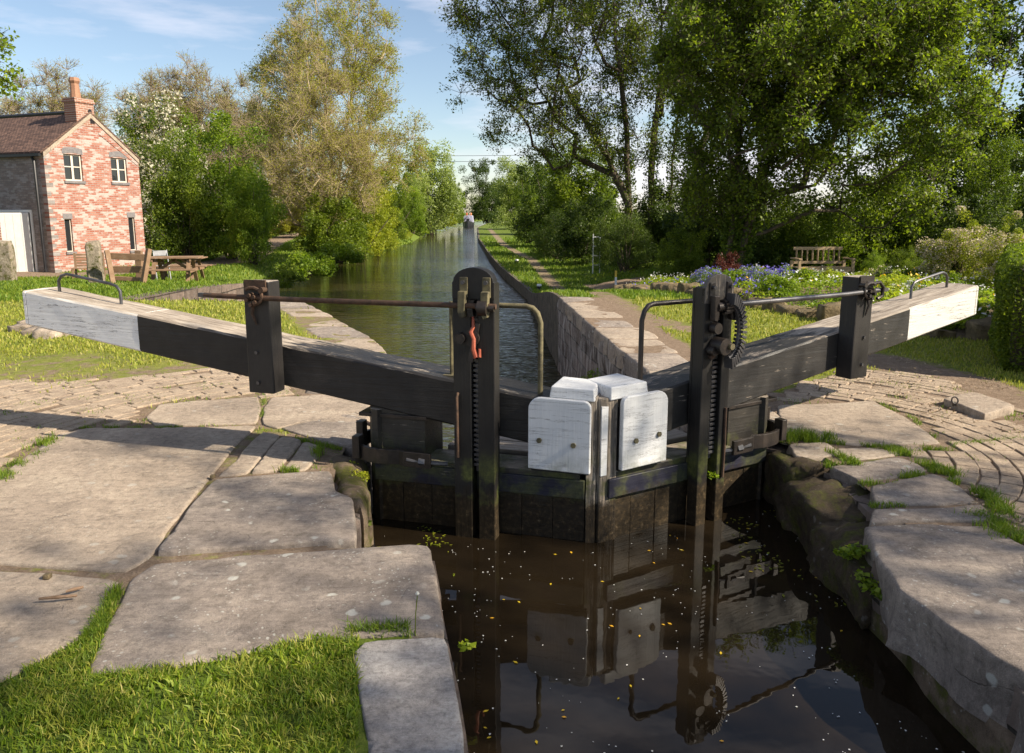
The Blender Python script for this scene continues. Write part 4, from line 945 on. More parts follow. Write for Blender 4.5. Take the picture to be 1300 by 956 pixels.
def collar(side, g):
    root, P, Lp, s, ang = g
    o = empty('gate_collar', root.location, ang); tag(o, 'rusty curved iron collar holding the %s gate heel post to the coping' % ('left' if side < 0 else 'right'), 'collar')
    mb = MB(P); n = 15; pts = [(1.36+.285*math.cos(a), -.17+.275*math.sin(a)) for a in np.linspace(-1.7, 2.0, n)]
    pts = [(1.02, .115)]+[(1.2, .11)]+list(reversed(pts)) 
    out = [(x, y) for x, y in pts]; vs = []; fs = []
    for i, (x, y) in enumerate(out):
        a = Vector(out[min(i+1, len(out)-1)])-Vector(out[max(i-1, 0)]); a.normalize(); nx, ny = -a.y*.012, a.x*.012
        vs += [(x-nx, y-ny, .02), (x+nx, y+ny, .02), (x+nx, y+ny, .115), (x-nx, y-ny, .115)]
    for i in range(len(out)-1):
        for q in range(4): fs.append((i*4+q, i*4+(q+1) % 4, i*4+4+(q+1) % 4, i*4+4+q))
    fs += [(0, 1, 2, 3), tuple(len(vs)-4+i for i in range(4))]
    mb.add(vs, fs); mb.build('band', M['iron'], o, smooth=False, bev=.002)
    MB(P).tube([(1.18, .12, .065), (1.0, .10, .05), (.93, .06, .04)], .014, 8).build('bolt', M['steel'], o, smooth=True)
    MB(P).cyl((1.10, .115, .062), (1.06, .11, .058), .028, 6).build('nut', M['steel'], o)
    MB(P).tube([(1.5, -.40, .05), (1.9, -.75, .02), (2.1, -.9, -.04)], .016, 6).build('anchor_bar', M['iron_rust'], o, smooth=True)
    for (L, a) in ((1.60, -.2), (1.55, -.32), (1.52, .02)):
        w = MB(P); w.box(L, L+.05, a, a+.07, .03, .17+(L-1.5)*.4); w.build('wedge', M['iron'], o, bev=.004)
gl = gate(-1); gr = gate(1); collar(-1, gl); collar(1, gr)
# ---------------------------------------------------------------- cottage
GZ = lambda x, y: float(zland(x, y, -1 if x < ex(LE, y)+.01 else 1))
HA = Vector((-17.5, 29.0)); HB = Vector((-15.9, 33.0)); hang = math.atan2(HB.y-HA.y, HB.x-HA.x); HW = (HB-HA).length; HZ = -.80
house = empty('cottage', (HA.x, HA.y, HZ), hang); tag(house, 'red brick cottage with flaking whitewashed gable, dark tiled roof and tall chimney', 'house')
def gable_t(px, py=300):
    u = px-CX; v = CY-py; k = u/(FPX*math.cos(PITCH)+v*math.sin(PITCH)); d = (HB-HA)/HW
    return (k*HA.y-HA.x)/(d.x-k*d.y)
def m_brick(name, c1, c2, white, mort=(0.42, 0.36, 0.30), wcol=(0.62, 0.56, 0.50), ax='X'):
    m, nt, b = newmat(name); v = ocoord(nt); sp = node(nt, 'ShaderNodeSeparateXYZ'); setin(sp, 0, v)
    cb = node(nt, 'ShaderNodeCombineXYZ'); setin(cb, 'X', sp.outputs[ax]); setin(cb, 'Y', sp.outputs['Z'])
    kw = {'Scale': 1.0, 'Mortar Size': 0.010, 'Brick Width': 0.235, 'Row Height': 0.082, 'Mortar Smooth': 0.2}
    br = node(nt, 'ShaderNodeTexBrick', dict(kw, Bias=0.0, Color1=c4(c1), Color2=c4(c2), Mortar=c4(mort))); setin(br, 'Vector', cb.outputs[0])
    b2 = node(nt, 'ShaderNodeTexBrick', dict(kw, Bias=0.0, Color1=(0, 0, 0, 1), Color2=(1, 1, 1, 1), Mortar=(.5, .5, .5, 1))); setin(b2, 'Vector', mapping(nt, cb.outputs[0], (1, 1, 1), (0.235*7, 0.082*6, 0)))
    n = noise(nt, mapping(nt, cb.outputs[0], (1.3, 2.2, 1)), 1.1, 7, 0.7); n2 = noise(nt, v, 30, 6, .7)
    w = mth(nt, 'ADD', mth(nt, 'MULTIPLY', b2.outputs['Color'], 0.30), mth(nt, 'MULTIPLY', n, 0.95)); w = mth(nt, 'ADD', w, mth(nt, 'MULTIPLY', n2, .12))
    wm = mth(nt, 'MULTIPLY', ramp(nt, w, [(.68, 0.0), (.76, 1.0)]), white)
    col = mix(nt, .5, br.outputs['Color'], ramp(nt, n2, [(.3, .5), (.7, 1.35)]), 'MULTIPLY')
    col = mix(nt, wm, col, wcol)
    setin(b, 'Base Color', col); setin(b, 'Roughness', 0.9); setin(b, 'Normal', bump(nt, mth(nt, 'MULTIPLY', br.outputs['Fac'], -1.0), .5, .01)); return m
M['brick_gable'] = m_brick('brick_gable', (0.27, 0.092, 0.062), (0.35, 0.165, 0.12), 0.8, wcol=(0.43, 0.37, 0.34), mort=(.30, .24, .21))
M['brick_side'] = m_brick('brick_side', (0.20, 0.165, 0.15), (0.30, 0.25, 0.225), 0.6, (0.2, .18, .17), (.36, .34, .33), 'Y')
M['brick_red'] = m_brick('brick_red', (0.21, 0.08, 0.05), (0.29, 0.13, 0.085), 0.1)
M['window_frame'] = m_simple('window_frame', (0.52, 0.46, 0.38), (0.62, 0.56, 0.48), 4, .6, .1)
M['blue_brick'] = m_simple('blue_brick', (0.12, 0.115, 0.12), (0.22, 0.20, 0.20), 9, .8, .4)
m, nt, b = newmat('glass'); setin(b, 'Base Color', (0.02, 0.022, 0.025, 1)); setin(b, 'Roughness', 0.04); setin(b, 'Specular IOR Level', .6); M['glass'] = m
m, nt, b = newmat('roof_tile'); v = ocoord(nt)
br = node(nt, 'ShaderNodeTexBrick', {'Scale': 1.0, 'Mortar Size': 0.012, 'Brick Width': 0.17, 'Row Height': 0.11, 'Color1': (0.085, 0.05, 0.04, 1), 'Color2': (0.17, 0.10, 0.075, 1), 'Mortar': (0.02, 0.015, 0.012, 1)})
sp = node(nt, 'ShaderNodeSeparateXYZ'); setin(sp, 0, v); cb = node(nt, 'ShaderNodeCombineXYZ'); setin(cb, 'X', sp.outputs['Y']); setin(cb, 'Y', mth(nt, 'MULTIPLY', sp.outputs['Z'], 1.7)); setin(br, 'Vector', cb.outputs[0])
setin(b, 'Base Color', mix(nt, .6, br.outputs['Color'], ramp(nt, noise(nt, v, 3, 8, .7), [(.3, .6), (.7, 1.5)]), 'MULTIPLY')); setin(b, 'Roughness', .85); setin(b, 'Normal', bump(nt, mth(nt, 'MULTIPLY', br.outputs['Fac'], -1), .6, .02)); M['roof_tile'] = m
EH = 4.58; RH = 6.15; DP = 9.0
holes = []
zpx = lambda px, py: AT(px, py, (HA+(HB-HA)/HW*gable_t(px, py)).y)[2]-HZ
for (xa, xb, ya, yb) in ((80, 103, 195, 229), (140, 160, 200, 231), (81.5, 90.5, 278, 320), (162.5, 170.5, 276, 318)):
    holes.append((gable_t(xa, ya), gable_t(xb, ya), zpx(xa, yb), zpx(xa, ya)))
# gable wall split round its openings
gw = MB(); xs = sorted(set([0, HW]+[h[0] for h in holes]+[h[1] for h in holes])); TH = .24
def roofz(x): return EH+(RH-EH)*(1-abs(x-HW/2)/(HW/2))
for xa, xb in zip(xs[:-1], xs[1:]):
    cuts = sorted([(h[2], h[3]) for h in holes if h[0] <= xa+1e-6 and h[1] >= xb-1e-6]); z = 0
    segs = []
    for a, c in cuts: segs.append((z, a)); z = c
    segs.append((z, None))
    for a, c in segs:
        if c is None:
            pts = [(xa, a), (xb, a), (xb, roofz(xb))]
            if xa < HW/2 < xb: pts.append((HW/2, roofz(HW/2)))
            pts.append((xa, roofz(xa))); gw.prism(pts, 0, TH)
        else: gw.box(xa, xb, 0, TH, a, c)
gw.build('wall', M['brick_gable'], house)['label'] = 'flaking whitewashed red brick gable'
sw = MB(); sw.box(0.003, TH, TH, 1.0, 0, EH-.05); sw.box(0.003, TH, 3.6, DP, 0, EH-.05); sw.box(0.003, TH, 1.0, 3.6, 2.35, EH-.05); o = sw.build('wall', M['brick_side'], house); o['label'] = 'grey shaded side wall'
sw = MB(); sw.box(HW-TH, HW-.003, TH, DP, 0, EH-.05); sw.build('wall', M['brick_red'], house)
sw = MB(); sw.prism([(0, 0), (HW, 0), (HW, EH), (HW/2, RH), (0, EH)], DP-TH, DP); sw.build('wall', M['brick_red'], house)
# quoins
q = MB()
for i in range(14): z = .05+i*.325; w = .24 if i % 2 else .40; q.box(-.006, w*.7, -.008, 0.0-.001, z, z+.155)
q.build('quoin', M['brick_side'], house)
for i, h in enumerate(holes):
    fr = MB(); x0, x1, z0, z1 = h; t = .055 if i < 2 else .03; yb = .07
    fr.box(x0+.001, x0+t, yb, yb+.06, z0, z1); fr.box(x1-t, x1-.001, yb, yb+.06, z0, z1); fr.box(x0+t, x1-t, yb, yb+.06, z0, z0+t); fr.box(x0+t, x1-t, yb, yb+.06, z1-t, z1)
    if i < 2:
        xm = (x0+x1)/2; fr.box(xm-.045, xm+.045, yb-.004, yb+.06, z0+t, z1-t); zm = z0+(z1-z0)*.53; fr.box(x0+t, xm-.045, yb+.01, yb+.05, zm-.02, zm+.02); fr.box(xm+.045, x1-t, yb+.01, yb+.05, zm-.02, zm+.02)
    f = fr.build('window', M['window_frame'], house)
    MB().box(x0+.002, x1-.002, yb+.03, yb+.04, z0+.002, z1-.002).build('pane', M['glass'], f)
    MB().box(x0-.06, x1+.06, -.05, .069, z0-.10, z0-.002).build('sill', M['blue_brick'], f)
    lt = MB(); n = 6; e = .05
    top = [(x0-e+(x1-x0+2*e)*k/n, z1+.002+(.06 if i < 2 else .0)*math.sin(math.pi*k/n)) for k in range(n+1)]
    lt.prism([(a, c) for a, c in top]+[(a, c+.21) for a, c in reversed(top)], -.012, .06); lt.build('lintel', M['blue_brick'], f)
    if i < 2: MB().prism([(x0-e, z1-.0)]+[(a, c-.001) for a, c in top]+[(x1+e, z1)], .02, .065).build('arch_head', M['window_frame'], f)
_dc, _ds = math.cos(R(-36)), math.sin(R(-36))
def DO(x, y, z): x -= .02; y -= 1.05; return (-.06+x*_dc+y*_ds, 1.05-x*_ds+y*_dc, z)
MB(DO).box(.02, .07, 1.06, 3.50, .03, 2.34).build('garage_door', M['white'], house)
dl = MB(DO)
for k in range(9): dl.box(.005, .019, 1.07+k*.27, 1.07+k*.27+.255, .06, 2.30)
dl.build('door_board', M['white'], house)
dr = MB(); dr.box(-.04, .05, .92, 1.02, 0, 2.45); dr.box(-.04, .05, 1.02, 3.6, 2.35, 2.45); dr.build('door_frame', M['white'], house)
ov = .12; rf = MB()
for s_ in (0, 1):
    e = (-ov, EH-.05) if s_ == 0 else (HW+ov, EH-.05); r_ = (HW/2, RH+.06)
    rf.prism([e, (e[0], e[1]+.07), (r_[0], r_[1]+.07), (r_[0], r_[1])], -.03, DP+.1)
roof = rf.build('roof', M['roof_tile'], house)
MB().tube([(HW/2, -.02, RH+.13), (HW/2, DP+.1, RH+.13)], .09, 8).build('ridge', M['dark'], roof)
vg = MB()
for s_ in (-1, 1):
    a = (HW/2+s_*(HW/2+.02), EH-.02); r_ = (HW/2, RH+.05); vg.prism([a, (a[0], a[1]-.16), (r_[0], r_[1]-.16), r_], -.035, -.001)
vg.build('verge', M['slab_warm'], house)
bc = MB()
for s_ in (-1, 1):
    a = (HW/2+s_*HW/2*.98, EH-.22); r_ = (HW/2+s_*.3, RH-.62); bc.prism([a, (a[0], a[1]-.08), (r_[0], r_[1]-.08), r_], -.022, -.001)
bc.build('brick_band', M['brick_gable'], house)
chm = MB(); c0, c1 = gable_t(96, 140), gable_t(119, 140); cz = RH
chm.box(c0, c1, -.01, .62, cz-.45, cz+.42); chm.box(c0-.05, c1+.05, -.05, .67, cz+.42, cz+.50); chm.box(c0-.02, c1+.02, -.02, .64, cz+.50, cz+.60)
ch = chm.build('chimney', M['brick_red'], roof)
pt = MB(); xm = c0+.3
pt.tube([(xm, .3, cz+.60), (xm, .3, cz+1.15), (xm, .3, cz+1.25), (xm, .3, cz+1.38)], [.19, .15, .20, .17], 8)
pt.build('chimney_pot', m_simple('terracotta', (.26, .13, .08), (.38, .21, .13), 6), ch)
MB().tube([(-.09, .55, EH-.1), (-.09, .42, EH-.35), (-.09, .40, 0.1)], .05, 8).build('drainpipe', M['dark'], house, smooth=True)
MB().box(-.20, -.10, -.0, DP, EH-.16, EH-.06).build('gutter', M['dark'], house)
MB().box(gable_t(114, 153), gable_t(120, 153), -.01, .001, zpx(114, 157), zpx(114, 151)).build('vent', M['dark'], house)
# outbuilding at the left margin
ob = empty('outbuilding', (-16.05, 24.0, -.45), R(34)); tag(ob, 'red brick outbuilding just showing at the left margin by the white door', 'building')
MB().box(-5, 0, 0, 4, -.3, 3.4).build('wall', M['brick_red'], ob)
MB().prism([(-5.2, 3.38), (.15, 3.38), (-2.5, 5.0)], -.1, 4.1).build('roof', M['roof_tile'], ob)

# ---------------------------------------------------------------- gate posts, stile, tables, bench
def gatepost(x, y, w, h, rz, lab, seed):
    z = GZ(x, y); bm = bmesh.new(); bmesh.ops.create_cube(bm, size=1); bmesh.ops.subdivide_edges(bm, edges=bm.edges, cuts=8, use_grid_fill=True)
    for v in bm.verts:
        c = v.co*2; t = c.z; k = 1-max(0, t-.75)**2*2.2
        v.co = Vector((v.co.x*w*k, v.co.y*w*.8*k, (v.co.z+.5)*(h+.3)-.3)); v.co += mnoise.noise_vector(v.co*4+Vector((seed, 0, 0)))*.035
    for f in bm.faces: f.smooth = True
    me = bpy.data.meshes.new('gatepost'); bm.to_mesh(me); bm.free(); o = add_obj('stone_post', me, M['stone_old'], None, (x, y, z)); o.rotation_euler = (0, 0, rz); tag(o, lab, 'post')
gatepost(-10.45, 19.0, .33, 1.08, .3, 'weathered round-topped stone gatepost beside the wooden stile', 2)
gatepost(-14.0, 21.0, .36, 1.15, .2, 'stone gatepost at the left margin before the white door', 5)
def W2(px, py, Y): p = AT(px, py, Y); return Vector(p)
st = empty('stile', (-9.7, 18.5, GZ(-9.7, 18.5))); tag(st, 'old broken timber stile with leaning posts between the stone post and picnic table', 'stile')
def lb(name, a, b_, w, h, mat='wood_brown'):
    mb = MB(); o3 = Vector(st.location); mb.bar(W2(*a)-o3, W2(*b_)-o3, w, h); return mb.build(name, M[mat], st, bev=.008)
lb('post', (135.5, 318, 18.6), (144, 362, 18.3), .11, .10); lb('post', (189, 316, 18.5), (181, 366, 18.3), .12, .10); lb('post', (176, 318, 19.2), (178, 360, 19.2), .12, .16)
lb('rail', (137, 325, 18.7), (187, 327, 18.7), .06, .16); lb('rail', (142, 342, 18.6), (186, 342, 18.6), .06, .16); lb('rail', (143, 353, 18.5), (181, 355, 18.5), .06, .10); lb('step', (145, 361, 18.1), (180, 363, 18.1), .22, .05)
def picnic_table(x, y, rz, lab, L=1.75):
    t = empty('picnic_table', (x, y, GZ(x, y)), rz); tag(t, lab, 'table')
    m = M['wood_brown']; tp = MB()
    for i in range(5): tp.box(-L/2, L/2, -.36+i*.146, -.36+i*.146+.136, .70, .738)
    tp.build('tabletop', m, t, bev=.004)
    for s_ in (-1, 1):
        b_ = MB()
        for i in range(2): b_.box(-L/2, L/2, s_*.70-.13+i*.135, s_*.70-.13+i*.135+.125, .40, .435)
        b_.build('seat', m, t, bev=.004)
    for s_ in (-1, 1):
        f = MB(); xx = s_*(L/2-.28)
        f.bar((xx, -.62, 0), (xx, -.22, .70), .045, .10, (1, 0, 0)); f.bar((xx, .62, 0), (xx, .22, .70), .045, .10, (1, 0, 0)); f.bar((xx+.05*s_, -.80, .355), (xx+.05*s_, .80, .355), .045, .09); f.bar((xx+.05*s_, -.34, .655), (xx+.05*s_, .34, .655), .045, .08)
        f.build('leg_frame', m, t, bev=.003)
        MB().bar((xx-.04*s_, 0, .37), (xx-.5*s_, 0, .68), .04, .08).build('brace', m, t)
    return t
picnic_table(-9.45, 21.2, .2, 'brown timber picnic table standing on grass nearest the canal', 1.45)
picnic_table(-11.1, 25.2, .1, 'dark timber picnic table further back beside the green bush')
# folding chair by the far table
M['chair_grey'] = m_simple('chair_grey', (.25, .25, .27), (.4, .4, .42), 8)
cx_, cy_ = AT(205, 330, 24)[:2]; fc = empty('folding_chair', (cx_, cy_, GZ(cx_, cy_)), .6); tag(fc, 'pale metal folding chair beside the far picnic table', 'chair')
for s_ in (-1, 1):
    MB().tube([(s_*.2, -.22, 0), (s_*.2, .18, .95)], .013, 6).build('leg', M['chair_grey'], fc); MB().tube([(s_*.18, .24, 0), (s_*.18, -.18, .46)], .013, 6).build('leg', M['chair_grey'], fc)
MB().box(-.2, .2, -.2, .18, .45, .47).build('seat', M['chair_grey'], fc, bev=.005); MB().bar((-.2, .15, .85), (.2, .15, .85), .02, .16).build('backrest', M['chair_grey'], fc)
cx_, cy_ = AT(112, 338, 25)[:2]; sc_ = empty('slatted_seat', (cx_, cy_, GZ(cx_, cy_)), .3); tag(sc_, 'small slatted wooden seat half hidden behind the stone gatepost', 'seat')
for k in range(5): pass
sl_ = MB()
for k in range(5): sl_.box(-.45, .45, .2, .23, .42+k*.09, .42+k*.09+.065)
sl_.build('backrest', M['wood_brown'], sc_, bev=.003)
sl_ = MB()
for k in range(4): sl_.box(-.45, .45, -.25+k*.11, -.25+k*.11+.09, .38, .405)
sl_.build('seat', M['wood_brown'], sc_, bev=.003)
for a in (-.42, .42):
    for c in (-.22, .21): MB().box(a-.03, a+.03, c-.03, c+.03, 0, .38 if c < 0 else .88).build('leg', M['wood_brown'], sc_)
# garden bench
bx, by = 8.42, 20.6; bn = empty('garden_bench', (bx, by, GZ(bx, by)-.02), .06); tag(bn, 'pale wooden garden bench with slatted back among the flower beds', 'bench')
wb = M['wood_bench']; BW = .74
for s_ in (-1, 1):
    MB().box(s_*BW-.035, s_*BW+.035, .22, .28, 0, .62).build('leg', wb, bn, bev=.004); MB().box(s_*BW-.035, s_*BW+.035, -.28, -.22, 0, .66).build('leg', wb, bn, bev=.004)
    MB().box(s_*BW-.04, s_*BW+.04, -.31, .27, .661, .70).build('armrest', wb, bn, bev=.004)
bk = MB(); bk.bar((-BW+.05, .29, .94), (BW-.05, .29, .94), .035, .085); bk.bar((-BW+.05, .26, .56), (BW-.05, .26, .56), .035, .07)
for k in range(9): xx = -BW+.14+k*(2*BW-.28)/8; bk.bar((xx, .275, .58), (xx, .29, .92), .02, .075, (0, 1, 0))
bk.build('backrest', wb, bn, bev=.003)
se = MB()
for k in range(5): se.box(-BW+.02, BW-.02, -.26+k*.10, -.26+k*.10+.08, .43, .455)
se.build('seat', wb, bn, bev=.003)
MB().box(-BW+.03, BW-.03, -.255, -.225, .34, .43).build('apron', wb, bn)
# marker posts
x, y, _ = AT(757, 335, 31); x = x; t = empty('white_frame', (x, y, GZ(x, y))); tag(t, 'narrow tall white painted frame beside the towpath hedge', 'frame')
for s_ in (-.14, .14): MB().box(s_-.02, s_+.02, -.02, .02, 0, 1.62 if s_ < 0 else 1.5).build('post', M['white'], t)
for k in range(4): MB().box(-.119, .119, -.015, .015, .35+k*.38, .39+k*.38).build('rung', M['white'], t)
x, y, _ = AT(782, 345, 23.4); t = empty('marker_post', (x, y, GZ(x, y))); tag(t, 'short white marker post with yellow top on the grass by the rocks', 'post')
MB().box(-.03, .03, -.02, .02, -.1, .34).build('post', M['white'], t); MB().box(-.032, .032, -.022, .022, .34, .54).build('band', M['leaf_yellowgreen'] if False else m_simple('yellow', (.6, .42, .05), (.7, .5, .08)), t)
def bollard(x, y, lab):
    t = empty('mooring_bollard', (x, y, GZ(x, y))); tag(t, lab, 'bollard'); MB().tube([(0, 0, -.1), (0, 0, .12)], .075, 12).build('post', M['dark'], t, smooth=True); MB().tube([(0, 0, .12), (0, 0, .17), (0, 0, .19)], [.085, .085, .05], 12).build('cap', M['white'], t, smooth=True)
bollard(.92, 25.5, 'low dark bollard with white cap nearest on the towpath edge'); bollard(.25, 39, 'low dark bollard with white cap further up the towpath edge')
# overhead wires
for i, (ya, yb, dz) in enumerate(((203, 196, 0), (196, 188, .0))):
    a = Vector(AT(380, ya, 62)); b_ = Vector(AT(1020, yb-8, 62)); pts = [a+(b_-a)*k/20-Vector((0, 0, .5*math.sin(math.pi*k/20))) for k in range(21)]
    tag(MB().tube(pts, .016, 4).build('overhead_wire', M['dark']), ('lower' if i == 0 else 'upper')+' of two thin wires crossing high over the canal', 'wire')
# narrowboat
nb = empty('narrowboat', (-8.0, 138, -1.4), R(2)); nb.scale = (1.0, 1, 1.35); tag(nb, 'dark narrowboat coming head on down the canal in the distance', 'boat')
hl = MB(); sec = [(0, .05, .95), (.8, .55, .85), (2.2, .98, .72), (3.5, 1.04, .68), (15, 1.04, .68), (16.5, .8, .75)]; vs = []; fs = []
for (y, hw_, h) in sec: vs += [(-hw_, y, h), (-hw_*.82, y, -.35), (hw_*.82, y, -.35), (hw_, y, h)]
for i in range(len(sec)-1):
    for k in range(4): fs.append((i*4+k, i*4+(k+1) % 4, i*4+4+(k+1) % 4, i*4+4+k))
fs += [(0, 1, 2, 3), tuple(len(vs)-4+i for i in range(4))]; hl.add(vs, fs); hl.build('hull', M['dark'], nb)
m_grey = m_simple('boat_grey', (.28, .28, .36), (.38, .38, .46)); cbn = MB(); cbn.prism([(-.92, .68), (.92, .68), (.78, 1.55), (.5, 1.62), (-.5, 1.62), (-.78, 1.55)], 4.6, 14.5); cbn.build('cabin', m_grey, nb)
ct = MB(); ct.prism([(-.9, .68), (.9, .68), (0, 1.6)], 3.0, 4.55); ct.build('cratch', m_simple('boat_cover', (.25, .24, .32), (.35, .34, .42)), nb); MB().box(-.22, .22, 2.96, 3.0, .75, 1.2).build('window', M['glass'], nb)
for i, (x, y, c) in enumerate(((-.3, 6, (.5, .12, .05)), (.25, 7, (.6, .4, .35)), (.5, 6.4, (.5, .2, .08)))): MB().tube([(x, y, 1.6), (x, y, 1.85), (x, y, 2.0)], [.12, .17, .1], 8).build('roof_pot', m_simple('pot', c, c), nb)
# sticks on the slab
for i, (a, b_, lab) in enumerate((((50, 764), (98, 760), 'longer brown broken stick lying on the left flagstone'), ((84, 755), (106, 749), 'shorter pale twig lying on the left flagstone'))):
    p = G(*a); q_ = G(*b_); tag(MB().tube([(p[0], p[1], .014), ((p[0]+q_[0])/2, (p[1]+q_[1])/2-.008, .018), (q_[0], q_[1], .014)], [.005, .008, .006], 6).build('stick', M['twig_dead'], smooth=True), lab, 'stick')
p = G(197, 713); tag(block('brick_piece', p[0]-.02, p[0]+.09, p[1]-.01, p[1]+.035, -.10, -.02, M['brick_red'], 'broken red brick piece wedged between the left flagstones', 9, .008, 4), cat='brick')
for i, (px, py, r_, lab) in enumerate(((60, 734, .014, 'small pale pebble on the flagstone crack at the left'), (270, 607, .013, 'small dark pebble in the crack of the largest flagstone'))):
    p = G(px, py); block('pebble', p[0]-r_, p[0]+r_, p[1]-r_, p[1]+r_, .0, .02, 'rock', lab, 20+i, .003, 3)
# ---------------------------------------------------------------- trees
def rel(base, L): return [tuple(Vector(p)) for p in L]
# A: many-stemmed tree by the towpath
tA = make_tree(11, [(-.5, 0, 11.5, 5.6, 4.8, 5.0), (-4.2, -.3, 7.2, 3.9, 3.2, 3.6), (-4.0, .5, 11.0, 4.0, 3.6, 4.2), (3.2, 1, 11, 3.8, 4, 4.6), (-2.5, 0, 4.9, 3.0, 2.4, 1.6), (1, 0, 7.0, 3.5, 3, 2.5), (-5.2, 0, 8.5, 3.0, 2.6, 3.6)],
    [[(-.7, 0, 0), (-.75, 0, 2.4), (-1.6, 0, 4.2), (-3.4, 0, 7.0), (-4.6, 0, 10)], [(-.7, 0, 0), (-.7, 0.1, 2.4), (-.9, .1, 5.5), (-1.5, 0, 9.5), (-1.8, 0, 13)], [(.3, .4, 0), (.25, .4, 4), (.5, .4, 8), (.4, .6, 13)],
     [(1.0, .2, 0), (1.05, .2, 4), (1.6, .3, 9), (1.8, .4, 13)], [(1.9, .6, 0), (2.1, .6, 4), (3.4, .8, 8), (4.2, 1, 12)]],
    n_clump=400, clump_r=.9, twigs=8, twig_len=.95, leaves=125000, leaf=.10, r_base=.17, ivy=(0.5, 6.5, 9000, .22), lean_up=.3)
tree_obj('tree', tA, M['bark'], M['leaf_olive'], (5.6, 32, -.5), 0, 1, 'tall many-stemmed tree spreading over the towpath, ivy on its trunks')
# B: bright broad tree behind the garden
tB = make_tree(12, [(2.0, 0, 7.2, 3.9, 3.4, 3.6), (-.2, 0.4, 7.6, 2.4, 2.6, 3.4), (4.1, -.5, 4.6, 2.5, 2.2, 2.4), (.6, .6, 4.4, 2.4, 2, 2.5), (3.6, 0, 7.2, 2.4, 2.4, 2.6), (3.4, .4, 2.9, 2.4, 1.4, 1.5), (-.2, .6, 3.6, 1.5, 1.4, 2.2)],
    [[(-.1, 0, 0), (.1, 0, 3), (-.2, .2, 6.5), (0, .4, 11)], [(.1, 0, 0), (.6, 0, 2.6), (1.8, 0, 5.2), (3.4, 0, 8.2), (4.2, 0, 10.5)]],
    n_clump=430, clump_r=.72, twigs=8, twig_len=.75, leaves=190000, leaf=.10, r_base=.15, ivy=(0.3, 5, 5000, .2), lean_up=.25)
tree_obj('tree', tB, M['bark'], M['leaf_mid'], (6.2, 21.5, -.4), 0, 1, 'broad bright green tree hanging over the garden bench')
# C: tree at the right margin
tC = make_tree(13, [(0, 0, 6.0, 2.9, 2.6, 3.2), (1.8, 0, 4.5, 2.4, 2.2, 2.6), (-1.0, 0, 3.6, 2.0, 1.8, 1.8)], [[(0, 0, 0), (.2, 0, 2.5), (-.2, 0, 5.5), (0.1, 0, 8)], [(0, 0, 0), (.3, 0, 2.2), (1.6, 0, 4.5), (2.4, 0, 6.5)]],
    n_clump=85, clump_r=.8, twigs=6, twig_len=.6, leaves=26000, leaf=.15, r_base=.16, lean_up=.5)
tree_obj('tree', tC, M['bark'], M['leaf_dark'], (17.2, 27.5, -.2), 0, 1.03, 'tree with separate leaf clumps against the sky at the right margin')
# golden twiggy trees on the left bank
tG = make_tree(14, [(0, 0, 6.4, 3.4, 3.2, 4.6), (.2, 0, 9.8, 1.9, 1.9, 3.0), (-.2, 0, 4.2, 4.4, 3.5, 2.6), (2.0, 0, 4.6, 2.4, 2.3, 2.8)], [[(0, 0, 0), (-.1, 0, 3), (.05, 0, 7), (0, 0, 14)], [(.35, .1, 0), (.45, 0, 3), (.9, 0, 7.5), (1.2, 0, 12)]],
    n_clump=230, clump_r=.75, twigs=10, twig_len=1.0, leaves=40000, leaf=.085, r_base=.19, lean_up=.75, twig_r=.007, upbias=.1)
tg = tree_obj('tree', tG, M['bark_pale'], M['leaf_twiggy'], (-11.9, 46, -.75), 0, .98, 'pale brown twiggy tree with bare light trunks by the path on the left bank')
tH = make_tree(15, [(0, 0, 9.5, 4.6, 4.2, 4.8), (-.6, 0, 14.5, 2.4, 2.8, 4.6), (1.9, 0, 12.5, 2.3, 2.6, 4.4), (3.0, 0, 7, 2.8, 2.6, 4.0), (-2.2, 0, 7, 3.2, 3, 3.8), (-2.4, 0, 11, 2.6, 2.6, 3.2)], [[(0, 0, 0), (0, 0, 5), (-.5, 0, 10), (-.8, 0, 17.5)], [(0, 0, 0), (.4, 0, 5), (1.4, 0, 10), (2.2, 0, 16)], [(0.2, 0, 0), (.5, 0, 4), (2.6, 0, 8), (3.6, 0, 11)]],
    n_clump=290, clump_r=.95, twigs=9, twig_len=1.15, leaves=72000, leaf=.11, r_base=.2, lean_up=.8, twig_r=.007, upbias=.1)
th = tree_obj('tree', tH, M['bark_pale'], M['leaf_gold'], (-12.0, 52, -.8), 0, 1.0, 'tall olive gold tree just coming into leaf, rising highest left of the canal')
tS = make_tree(16, [(0, 0, 7, 3.4, 3.2, 4.6), (1.8, 0, 9, 2.6, 2.6, 3.4), (-1.8, 0, 6.5, 2.6, 2.6, 3.4)], [[(0, 0, 0), (0, 0, 4), (.2, 0, 11)]], n_clump=150, clump_r=.8, twigs=14, twig_len=1.1, leaves=22000, leaf=.09, r_base=.2, lean_up=.85, twig_r=.010)
ts = tree_obj('tree', tS, M['bark_twig'], M['leaf_twiggy'], AT(78, 300, 62)[:2]+(-.4,), 0, 1.08, 'bare brown tree showing above the cottage roof')
place(ts, AT(215, 300, 72)[:2]+(-.4,), 2.0, 1.2, 'bare brown tree left of a similar one behind the hawthorn')
place(ts, AT(282, 300, 74)[:2]+(-.4,), 4.0, 1.28, 'bare brown tree right of a similar one behind the hawthorn')
place(ts, AT(325, 300, 66)[:2]+(-.4,), 1.0, .95, 'bare brown tree half hidden behind the tall golden tree')
